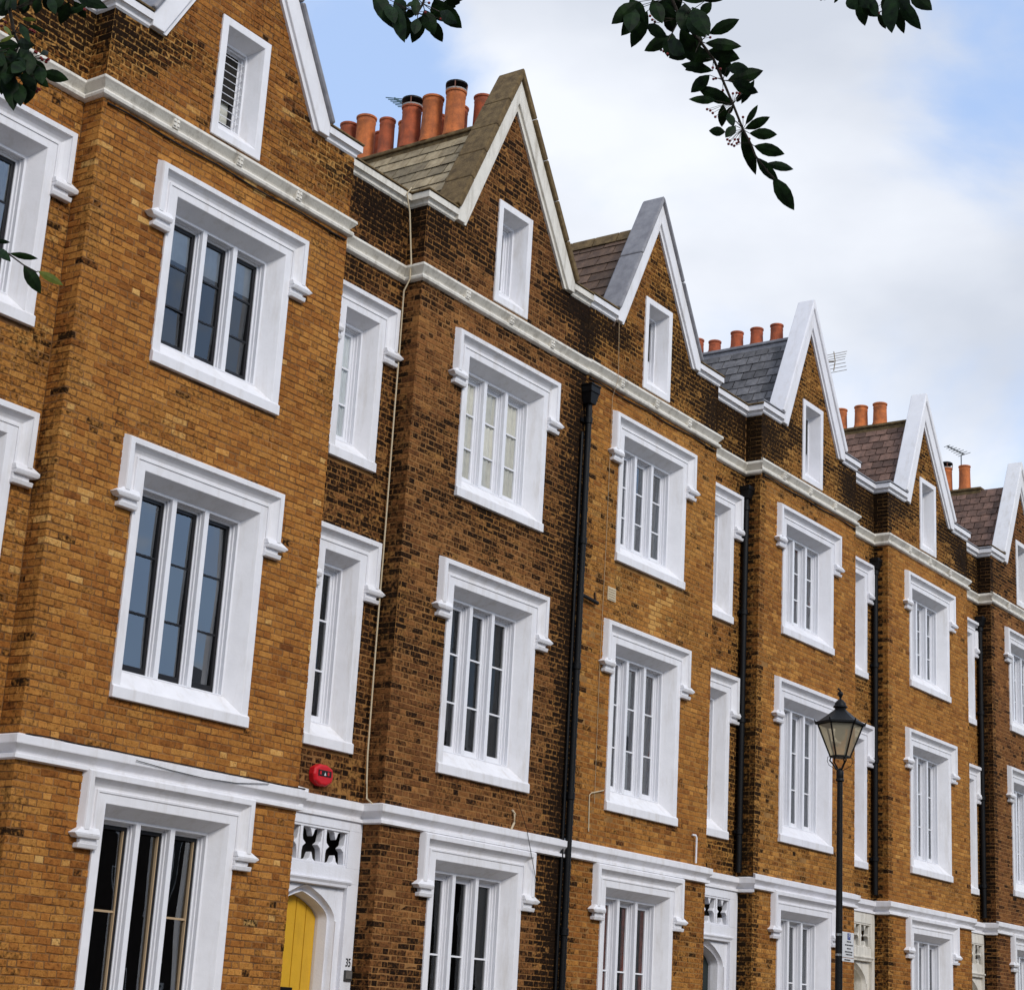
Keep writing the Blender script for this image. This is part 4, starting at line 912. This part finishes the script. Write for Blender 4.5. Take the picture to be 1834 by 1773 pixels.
for (x, z, lb) in ((21.25, 7.48, 'short black iron stub pipe sticking out right of the tall downpipe'),):
    st_ = thing('overflow_pipe', lb, 'pipe', (x, 0, z)); m = MB(); m.tube([(21.06, -.05, z + .02), (21.5, -.06, z - .02)], .028, 8); m.build('pipe', IRON, st_, smooth=True)
    m = MB(); m.tube([(21.5, -.02, z - .02), (21.47, -.02, z + .14)], .012, 6); m.build('bracket', IRON, st_, smooth=True)
pipe = thing('tall_downpipe', 'tall black downpipe between the brown house and the amber house', 'downpipe', (21.01, 0, 0.1))
def tall_pipe():
    x, y = 21.01, -.075; r = .046
    m = MB(); m.tube([(x, y, .12), (x, y, 10.42)], r, 14); m.build('pipe', IRON, pipe, smooth=True)
    m = MB(); m.tube([(x - .10, y + .035, 2.0), (x - .10, y + .035, 9.9)], .022, 8); m.build('side_pipe', IRON, pipe, smooth=True)
    z = .9
    while z < 10.2:
        m = MB(); m.lathe(x, y, [(r, z), (r * 1.3, z + .01), (r * 1.3, z + .10), (r, z + .11)], 14, cap=False); m.box(x - .12, x + .12, y + .045, y + .075, z + .02, z + .08); m.build('collar', IRON, pipe, smooth=True); z += 1.83
    m = MB(); m.frustum((x - .07, x + .07, y - .07, y + .07, 10.35), (x - .11, x + .11, y - .10, y + .075, 10.52)); m.box(x - .12, x + .12, y - .11, y + .078, 10.52, 10.62); m.box(x - .13, x + .13, y - .12, y + .08, 10.62, 10.65); m.build('hopper_head', IRON, pipe, bevel=.008)
tall_pipe()
# ------------------------------------------------------------------ aerials
def aerial(label, base, top, boom_dir, n_el, el, boom, m_=STEEL, grid=False):
    o = thing('tv_aerial', label, 'aerial', base); m = MB(); m.tube([base, top], .014, 6); m.build('mast', m_, o, smooth=True)
    d = Vector(boom_dir).normalized(); e = Vector((-d.y, d.x, 0)).normalized(); t = Vector(top)
    a, b = t - d * boom * .35, t + d * boom * .65
    m = MB(); m.tube([tuple(a), tuple(b)], .011, 6); m.build('boom', m_, o, smooth=True)
    for i in range(n_el):
        c = a + (b - a) * (i / (n_el - 1)); hl = el * (1 - .45 * i / (n_el - 1)); m = MB(); m.tube([tuple(c - e * hl), tuple(c + e * hl)], .006, 5); m.build('element', m_, o, smooth=True)
    if grid:
        up = Vector((0, 0, 1))
        for i in range(6):
            c = a + up * (-.25 + .1 * i); m = MB(); m.tube([tuple(c - e * el * 1.3), tuple(c + e * el * 1.3)], .007, 5); m.build('reflector_rod', m_, o, smooth=True)
        m = MB(); m.tube([tuple(a - up * .27), tuple(a + up * .27)], .01, 5); m.build('reflector_frame', m_, o, smooth=True)
    return o
TEAL = mat('dark_teal_aerial', (0.03, 0.09, 0.11), .5); BRASSY = mat('dull_brown_aerial', (.30, .24, .17), .5)
a1, a2 = at(600 + 700 / 6.55, 140 + 240 / 6.55, 31.5), at(600 + 885 / 6.55, 140 + 350 / 6.55, 30.6)
def aerial_between(label, base, a, b, n_el, hl0, hl1, m_, edir):
    o = thing('tv_aerial', label, 'aerial', base); m = MB(); m.tube([base, (base[0], base[1], b.z), tuple(b)], .016, 6); m.build('mast', m_, o, smooth=True)
    m = MB(); m.tube([tuple(a), tuple(b)], .02, 6); m.build('boom', m_, o, smooth=True); e = Vector(edir).normalized()
    for i in range(n_el):
        t = i / (n_el - 1); c = a + (b - a) * t; hl = hl0 + (hl1 - hl0) * t; m = MB(); m.tube([tuple(c - e * hl), tuple(c + e * hl)], .009, 5); m.build('element', m_, o, smooth=True)
    return o
aerial_between('thin dark teal aerial poking up behind the terracotta pots, left end of the row', (a2.x + .35, a2.y - .35, 14.0), a1, a2, 6, .16, .22, TEAL, (.75, -.6, .1))
# grid aerial right of the white gable with the street lamp before it
o = thing('tv_aerial', 'grid shaped aerial standing out from the white gable edge above the street lamp house', 'aerial', (29.9, .8, 12.2))
c = Vector((29.6, .09, 13.96)); m = MB(); m.tube([(29.9, .8, 11.9), (29.9, .8, 14.0), (29.75, .45, 14.05), tuple(c)], .018, 6); m.build('mast', BRASSY, o, smooth=True)
for i in range(7):
    p = c + Vector((0.03 * abs(i - 3), 0, .19 - .062 * i)); m = MB(); m.tube([tuple(p + Vector((.02, .36, 0))), tuple(p - Vector((.02, .24, 0)))], .006, 5); m.build('element', BRASSY, o, smooth=True)
m = MB(); m.tube([(29.6, .09, 14.16), (29.62, .07, 13.97), (29.6, .09, 13.77)], .010, 6); m.build('spine', BRASSY, o, smooth=True)
a3, b3 = Vector((39.6, 1.85, 15.46)), Vector((39.6, 1.42, 15.19))
o = aerial_between('small aerial on a thin mast above the pair of orange pots at far right', (39.6, 1.5, 14.1), a3, b3, 7, .10, .20, STEEL, (.4, .9, 0))
# ------------------------------------------------------------------ street lamp
LX, LY = 16.60, -6.20
lamp = thing('street_lamp', 'black Victorian style lantern street lamp on a thin post', 'street lamp', (LX, LY, 0.12))
m = MB(); m.lathe(LX, LY, [(.16, .12), (.16, .30), (.12, .36), (.10, .9), (.115, .95), (.10, 1.0), (.06, 1.06), (.042, 1.2), (.031, 3.0), (.0275, 4.07)], 18); m.build('post', IRON, lamp, smooth=True)
m = MB(); m.lathe(LX, LY, [(.028, 4.055), (.041, 4.065), (.041, 4.082), (.033, 4.092), (.036, 4.10), (.036, 4.16), (.03, 4.17), (.015, 4.19)], 16); m.build('collar', IRON, lamp, smooth=True)
vd = math.atan2(-14 - LY, 0 - LX) + .10; hexv = [(math.cos(vd + math.radians(30 + 60 * k)), math.sin(vd + math.radians(30 + 60 * k))) for k in range(6)]
Rt, Rb, zt, zb = .225, .098, 4.625, 4.305
for k in range(6):
    pass
lg = bpy.data.materials.new('hazy_lantern_glass'); lg.use_nodes = True; n_ = lg.node_tree.nodes; l_ = lg.node_tree.links
pb = n_['Principled BSDF']; pb.inputs['Base Color'].default_value = (.62, .55, .40, 1); pb.inputs['Roughness'].default_value = .3
trn = n_.new('ShaderNodeBsdfTransparent'); trn.inputs[0].default_value = (.85, .78, .62, 1); mxs = n_.new('ShaderNodeMixShader'); mxs.inputs[0].default_value = .42
l_.new(trn.outputs[0], mxs.inputs[1]); l_.new(pb.outputs[0], mxs.inputs[2]); l_.new(mxs.outputs[0], n_['Material Output'].inputs['Surface'])
for k in range(6):
    (ax, ay), (bx, by) = hexv[k], hexv[(k + 1) % 6]; f = .97
    m = MB(); m.quad((LX + ax * Rb * f, LY + ay * Rb * f, zb), (LX + bx * Rb * f, LY + by * Rb * f, zb), (LX + bx * Rt * f, LY + by * Rt * f, zt), (LX + ax * Rt * f, LY + ay * Rt * f, zt)); m.build('lantern_pane', lg, lamp)
    m = MB(); m.tube([(LX + ax * Rb, LY + ay * Rb, zb), (LX + ax * Rt, LY + ay * Rt, zt)], .0085, 6); m.build('lantern_bar', IRON, lamp)
    m = MB(); m.tube([(LX + ax * (Rt - .01), LY + ay * (Rt - .01), zt + .0), (LX + ax * (Rt + .018), LY + ay * (Rt + .018), zt + .005), (LX + ax * (Rt + .036), LY + ay * (Rt + .036), zt + .045)], [.012, .012, .003], 6); m.build('eave_spike', IRON, lamp, smooth=True)
    q = [(Rb - .008, zb - .005), (Rb + .004, zb - .04), (.062, zb - .085), (.03, 4.175)]
    m = MB(); m.tube([(LX + ax * r, LY + ay * r, z) for r, z in q], .0085, 6); m.build('frog_arm', IRON, lamp, smooth=True) if k % 2 == 0 or k == 3 else None
def hexring(m, rows):
    vs = []; fs = []
    for r, z in rows: vs += [(LX + x * r, LY + y * r, z) for x, y in hexv]
    for i in range(len(rows) - 1):
        for k in range(6): fs.append((i * 6 + k, i * 6 + (k + 1) % 6, (i + 1) * 6 + (k + 1) % 6, (i + 1) * 6 + k))
    fs.append(tuple(range(5, -1, -1))); fs.append(tuple((len(rows) - 1) * 6 + k for k in range(6))); m.add(vs, fs)
m = MB(); hexring(m, [(.225, 4.618), (.243, 4.625), (.243, 4.648), (.215, 4.66), (.15, 4.705), (.09, 4.755), (.075, 4.765), (.055, 4.785), (.055, 4.80)]); m.build('lantern_roof', IRON, lamp, bevel=.003)
m = MB(); hexring(m, [(.09, 4.295), (.105, 4.297), (.105, 4.312), (.09, 4.314)]); m.build('base_ring', IRON, lamp)
m = MB(); m.lathe(LX, LY, [(.055, 4.795), (.072, 4.80), (.072, 4.812), (.06, 4.82), (.052, 4.85), (.03, 4.875), (.012, 4.885), (.010, 4.90), (.018, 4.915), (.028, 4.935), (.024, 4.955), (.012, 4.965)], 16); m.build('vent_dome', IRON, lamp, smooth=True)
m = MB(); m.tube([(LX, LY, 4.955), (LX - .012, LY, 4.975), (LX - .03, LY + .015, 4.99)], [.012, .009, .012], 6); m.build('finial', IRON, lamp, smooth=True)
m = MB(); m.lathe(LX, LY, [(.02, 4.46), (.05, 4.50), (.05, 4.60), (.03, 4.62)], 12); m.build('lamp_fitting', mat('cream_fitting', (.5, .46, .38), .5), lamp, smooth=True)
rx, ry = math.cos(vd + math.pi / 2), math.sin(vd + math.pi / 2)
for sg in (-1, 1):
    pts = [(.03, 4.17), (.07, 4.195), (.11, 4.22), (.128, 4.26), (.12, 4.30), (.09, 4.305)]
    m = MB(); m.tube([(LX + sg * rx * a, LY + sg * ry * a, z) for a, z in pts], .0035, 5); m.build('wire_scroll', IRON, lamp, smooth=True)
sg_ = thing('parking_sign', 'small white parking sign strapped to the black lamp post', 'sign', (LX + .1, LY - .06, 2.46))
m = MB(); m.box(LX - .02, LX + .235, LY - .05, LY - .042, 2.365, 2.605); m.box(LX - .02, LX + .235, LY - .05, LY - .042, 2.325, 2.36); m.build('sign_plate', SIGNW, sg_, bevel=.003)
m = MB(); m.box(LX + .085, LX + .15, LY - .0525, LY - .0505, 2.535, 2.596); m.build('blue_square', BLUEP, sg_)
text('P', (LX + .1175, LY - .054, 2.566), .062, SIGNW, sg_, ext=.0006)
random.seed(5)
for (z, a, b) in ((2.515, .07, .17), (2.483, .03, .205), (2.45, .075, .165), (2.418, .03, .2), (2.393, .05, .19), (2.342, .02, .15)):
    x = LX + a
    while x < LX + b:
        w_ = U(.012, .03); m = MB(); m.box(x, min(x + w_, LX + b), LY - .0515, LY - .0505, z - .006, z + .007); m.build('text_mark', PRINT, sg_); x += w_ + .008
for z in (2.575, 2.385):
    m = MB(); m.lathe(LX, LY, [(.033, z - .012), (.036, z - .010), (.036, z + .010), (.033, z + .012)], 14, cap=False); m.box(LX - .01, LX + .01, LY - .043, LY - .03, z - .01, z + .01); m.build('strap', STEEL, sg_)
# ------------------------------------------------------------------ overhanging tree
random.seed(21)
TX, TY = 3.2, -16.4
tree = thing('tree', 'dark evergreen tree with red berries hanging its branches over the top of the view', 'tree', (TX, TY, 0.12))
TL = Vector((TX, TY, .12)); ORG = Vector(TL)
trunk_top = Vector((3.0, -15.9, 4.6))
m = MB(); m.tube([(TX, TY, .1), (TX + .03, TY + .05, .6), (TX - .03, TY + .2, 2.2), (3.08, -16.05, 3.5), tuple(trunk_top)], [.24, .18, .15, .13, .11], 12); m.build('trunk', BARK, tree, smooth=True)
def leaf_geo(base, tip, width, roll=0.0, fold=0.12):
    b, t = Vector(base), Vector(tip); d = t - b; ln = d.length; d.normalize(); v = (b - CAM).normalized()
    side = d.cross(v).normalized(); nrm = side.cross(d).normalized()
    s2 = side * math.cos(roll) + nrm * math.sin(roll); n2 = -side * math.sin(roll) + nrm * math.cos(roll)
    prof = [(0.0, .03), (.12, .45), (.32, .92), (.52, 1.0), (.72, .78), (.88, .40), (1.0, .0)]
    vs = []; fs = []
    for q, w in prof:
        c = b + d * ln * q + n2 * (-.10 * ln * math.sin(q * math.pi) * .6); hw = width / 2 * w
        vs += [tuple(c - s2 * hw + n2 * hw * fold), tuple(c), tuple(c + s2 * hw + n2 * hw * fold)]
    for i in range(len(prof) - 1):
        o = i * 3; fs += [(o, o + 1, o + 4, o + 3), (o + 1, o + 2, o + 5, o + 4)]
    return vs, fs
def branch_cluster(name, sx, ox, oy, dist, stem, leaves, berries, sr=.006, limb=None, fills=0, yel=()):
    """branch > leaves, berries; stem and leaf ends given where they hang, dist metres from the lens"""
    P = lambda x, y, d=0: at(ox + x / sx, oy + y / sx, dist + d)
    sp = [P(*q) for q in stem]; n = len(sp)
    m = MB(); m.tube([tuple(p) for p in (limb or []) + sp], [.05 - .042 * i / max(1, len(limb or [])) for i in range(len(limb or []))] + [sr * (1.25 - .75 * i / n) for i in range(n)], 7)
    br = m.build('branch', BARK, tree, smooth=True)
    for i, lf in enumerate(leaves):
        bx, by, tx_, ty_, w = lf; d0 = U(-.10, .10)
        b = P(bx, by, d0 * .6); t = P(tx_, ty_, d0 + U(-.03, .03)); vs, fs = leaf_geo(b, t, w / sx / 3235 * dist * 1.10, U(-.35, .35))
        q = MB(); q.add(vs, fs); q.build('leaf', LEAF2 if i in yel else LEAF, br, smooth=False)
        near = min(sp, key=lambda s_: (s_ - b).length)
        if (near - b).length > .012 and (near - b).length < .12: q = MB(); q.tube([tuple(near), tuple(b)], .0012, 4); q.build('leaf_stalk', BARK, br)
    for (x, y) in berries:
        c = P(x, y, U(-.05, .05)); q = MB(); r = .0042; k = 6
        vs = [tuple(c + Vector((0, 0, r)))] + [tuple(c + Vector((r * math.cos(a * math.tau / k) * .87, r * math.sin(a * math.tau / k) * .87, z))) for z in (r * .5, -r * .5) for a in range(k)] + [tuple(c - Vector((0, 0, r)))]
        fs = [(0, 1 + a, 1 + (a + 1) % k) for a in range(k)] + [(1 + a, 1 + k + a, 1 + k + (a + 1) % k, 1 + (a + 1) % k) for a in range(k)] + [(2 * k + 1, 1 + k + (a + 1) % k, 1 + k + a) for a in range(k)]
        q.add(vs, fs); q.build('berry', BERRY, br, smooth=True)
        near = min(sp, key=lambda s_: (s_ - c).length)
        if (near - c).length < .09: q = MB(); q.tube([tuple(near), tuple((near + c) / 2 + Vector((0, 0, .004))), tuple(c)], .0008, 4); q.build('berry_stalk', BARK, br)
    return br
LM = [(350, 20, 155, 195, 110), (400, 60, 232, 288, 120), (440, 90, 312, 382, 115), (330, 60, 300, 260, 120), (620, 290, 415, 408, 100), (430, 200, 600, 295, 90), (600, 90, 645, 262, 105), (470, 20, 690, 150, 110), (740, 30, 745, 290, 150), (780, 100, 900, 300, 160), (860, 120, 952, 22, 75), (930, 272, 1172, 155, 95), (800, 60, 930, 290, 130),
      (640, 265, 600, 455, 110), (790, 380, 610, 462, 115), (700, 380, 960, 480, 120), (820, 420, 700, 240, 110), (900, 345, 1190, 372, 90), (930, 400, 1175, 470, 120), (1040, 440, 1070, 618, 100), (1070, 540, 1248, 548, 85), (960, 565, 708, 512, 80), (935, 598, 785, 738, 95), (1115, 822, 835, 690, 100), (985, 800, 768, 790, 62),
      (1075, 645, 1362, 563, 110), (1110, 650, 1322, 738, 105), (1290, 640, 1186, 828, 62), (1190, 740, 1150, 815, 45), (1040, 830, 1032, 1012, 75), (1122, 838, 1060, 925, 42), (1220, 992, 1318, 834, 48), (1215, 1025, 1415, 930, 78), (1250, 1060, 1472, 1070, 85), (1060, 1050, 928, 1040, 72), (1140, 1000, 1060, 1095, 72), (1080, 900, 1125, 1010, 62),
      (1190, 1040, 1302, 1392, 92), (1288, 1160, 1532, 1226, 92), (1305, 1252, 1485, 1450, 82), (1380, 1302, 1602, 1346, 70), (1440, 1410, 1607, 1672, 112), (720, -10, 590, 60, 120), (900, 10, 690, -10, 60), (840, -10, 1040, 5, 40), (640, 40, 560, -60, 110), (720, 250, 820, 500, 150), (900, 470, 740, 560, 90), (600, 330, 740, 430, 120), (480, 0, 560, 190, 110), (840, 250, 800, 420, 110), (300, 0, 420, 180, 120)]
BM_ = [(480, 160), (462, 130), (500, 175), (550, 400), (570, 410), (600, 430), (965, 630), (985, 625), (1040, 720), (1150, 740), (1170, 745), (1120, 745), (1020, 550), (990, 545), (960, 540), (915, 870), (940, 880), (960, 900), (980, 930), (1100, 940), (1125, 950), (1080, 945), (1170, 965), (1200, 932), (1075, 1110), (1095, 1120), (1110, 1150), (1135, 1110), (1160, 1110), (1150, 1140), (1130, 1160), (1165, 1130), (1085, 1145), (1250, 1105), (940, 300), (960, 440)]
branch_cluster('a', 4.4325, 1060, 0, 5.0, [(560, -900), (590, -400), (630, -20), (700, 150), (860, 330), (965, 470), (1040, 640), (1120, 830), (1200, 1030), (1260, 1140), (1300, 1240), (1400, 1370), (1450, 1420)], LM, BM_, .0042,
               limb=[trunk_top, Vector((3.2, -14.2, 5.6)), Vector((3.9, -12.4, 5.75))])
LT = [(230, -60, 545, 435, 200), (300, -80, 440, 212, 200), (560, 60, 708, 645, 210), (700, 200, 730, 600, 180), (560, -10, 720, 200, 190), (860, 190, 700, 235, 110), (860, 35, 728, 105, 65), (870, -40, 870, 250, 140), (990, 230, 815, 648, 190), (900, 280, 850, 520, 150), (1080, 280, 1272, 635, 180), (1000, 150, 1150, 522, 210), (1180, 60, 1562, 427, 240), (1150, -10, 1300, 335, 270), (1380, -80, 1600, -10, 150), (1300, 20, 1470, 112, 150), (1130, 180, 1040, 430, 190), (1230, 180, 1490, 350, 170), (620, 250, 600, 430, 160), (450, 60, 560, 360, 180), (1350, -60, 1530, 60, 220), (730, 300, 800, 470, 150)]
branch_cluster('b', 8.336, 640, 0, 4.6, [(900, -1500), (1000, -700), (1040, -150), (980, 60), (900, 200)], LT, [(1015, 190), (890, 180), (900, 210), (1245, 290), (1070, 50), (440, 190), (330, 60)], .004,
               limb=[trunk_top, Vector((2.4, -14.6, 5.2)), Vector((2.7, -12.9, 5.35))])
LR = [(330, -60, 258, 48, 45), (450, -60, 560, 142, 160), (480, -60, 500, 130, 120), (600, -20, 682, 362, 160), (740, -40, 860, 240, 130), (640, 40, 850, 235, 150), (850, 180, 968, 402, 85), (1010, -80, 1050, 462, 215), (1090, 60, 1217, 468, 135), (1150, 0, 1452, 412, 175), (1290, -100, 1602, 147, 200), (1080, -60, 1300, 120, 190), (960, -80, 1000, 250, 150), (560, -80, 740, 120, 150)]
branch_cluster('c', 7.64, 1460, 0, 4.8, [(900, -1400), (1000, -600), (1040, -200), (1080, -60), (1130, 60)], LR, [(870, 185), (800, 150), (80, -5), (130, -10), (460, 40)], .004,
               limb=[trunk_top, Vector((3.9, -14.3, 5.3)), Vector((4.6, -12.9, 5.6))])
LL = [(150, 60, -60, 200, 150), (330, -40, 300, 195, 150), (230, 570, 462, 600, 140), (250, 600, -40, 600, 140), (-20, 770, 140, 715, 60), (560, 960, 908, 1062, 150), (450, 800, 620, 980, 110), (300, 900, 10, 700, 170), (470, 1000, 645, 1165, 110), (90, 900, 180, 1475, 210), (30, 850, 20, 1260, 190), (250, 1100, 272, 1412, 170), (430, 1000, 328, 1392, 180), (910, 30, 793, 325, 150), (1000, -40, 1430, 112, 150), (1160, 60, 870, 190, 100), (980, 20, 1140, 245, 120), (380, 335, 605, 430, 55), (290, 250, 485, 270, 55), (260, 320, 400, 570, 95), (640, 690, 530, 725, 70), (690, -40, 645, 85, 95), (50, 350, 155, 475, 52), (190, 470, -10, 570, 45), (420, 700, 180, 900, 180), (350, 800, 80, 1010, 180), (200, 740, 490, 1010, 180), (520, 880, 560, 1120, 150), (100, 0, -40, 60, 150), (430, -60, 440, 60, 100), (250, 1000, 480, 1120, 140), (-60, 1000, 60, 1180, 160)]
random.seed(99)
for _ in range(26):
    x_, y_ = U(-80, 420), U(560, 1050); a_ = U(.7, 2.6); l_n = U(220, 330); LL.append((x_, y_, x_ + l_n * math.cos(a_) * .8, min(1400, y_ + l_n * math.sin(a_)), U(110, 170)))
for _ in range(14):
    x_, y_ = U(-80, 900), U(-160, -20); a_ = U(.9, 2.2); l_n = U(180, 260); LL.append((x_, y_, x_ + l_n * math.cos(a_), y_ + l_n * math.sin(a_), U(100, 150)))
branch_cluster('d', 7.3875, 0, 0, 4.2, [(-700, -1500), (-300, -700), (60, -150), (130, 150), (190, 450), (260, 590), (350, 800), (300, 1050)], LL, [(480, 700), (465, 690), (540, 770), (560, 790), (620, 800), (640, 790), (610, 825), (500, 1180), (490, 1215), (525, 1190), (220, 940), (430, 410), (455, 430), (70, 300), (20, 350), (1170, 90), (1120, 130), (400, 400)], .0045,
               limb=[trunk_top, Vector((1.9, -14.4, 5.0)), Vector((1.7, -13.0, 5.2))], yel=(4, 18, 22, 23))
LS = [(240, 480, 962, 617, 160), (600, 790, 1032, 1492, 340), (960, 930, 1602, 1292, 200), (-90, 350, 272, 692, 210), (-120, 160, 262, 205, 110)]
branch_cluster('e', 14.107, 0, 420, 4.0, [(-2800, -3000), (-1500, -900), (-100, 380), (210, 490), (600, 780), (930, 955)], LS, [], .0022, limb=[trunk_top, Vector((1.6, -14.6, 4.4)), Vector((1.15, -13.2, 4.1))], yel=(2,))
# the rest of the crown, above and behind the view
m = MB()
for i in range(1500):
    c = Vector((U(1.0, 5.6), U(-17.0, -11.8), U(4.4, 7.6)))
    px, py, w = project(c)
    if w > 0.2 and -60 < px < 1900 and py > -55 * 4.5 / w - 20: continue
    if (c - Vector((3.2, -15, 5.6))).length > 2.9 + U(-.3, .3): continue
    d = Vector((U(-1, 1), U(-1, 1), U(-1, .2))).normalized() * U(.06, .10); vs, fs = leaf_geo(c, c + d, U(.025, .04), U(-1.5, 1.5)); m.add(vs, fs)
m.build('foliage', LEAF, tree, kind='stuff')
for a in ((3.4, -16.2, 6.6), (2.2, -15.6, 6.3), (4.4, -15.2, 6.4), (3.0, -14.6, 6.9)):
    m = MB(); m.tube([tuple(trunk_top), tuple((trunk_top + Vector(a)) / 2 + Vector((.1, .05, .2))), a], [.07, .04, .012], 8); m.build('limb', BARK, tree, smooth=True)
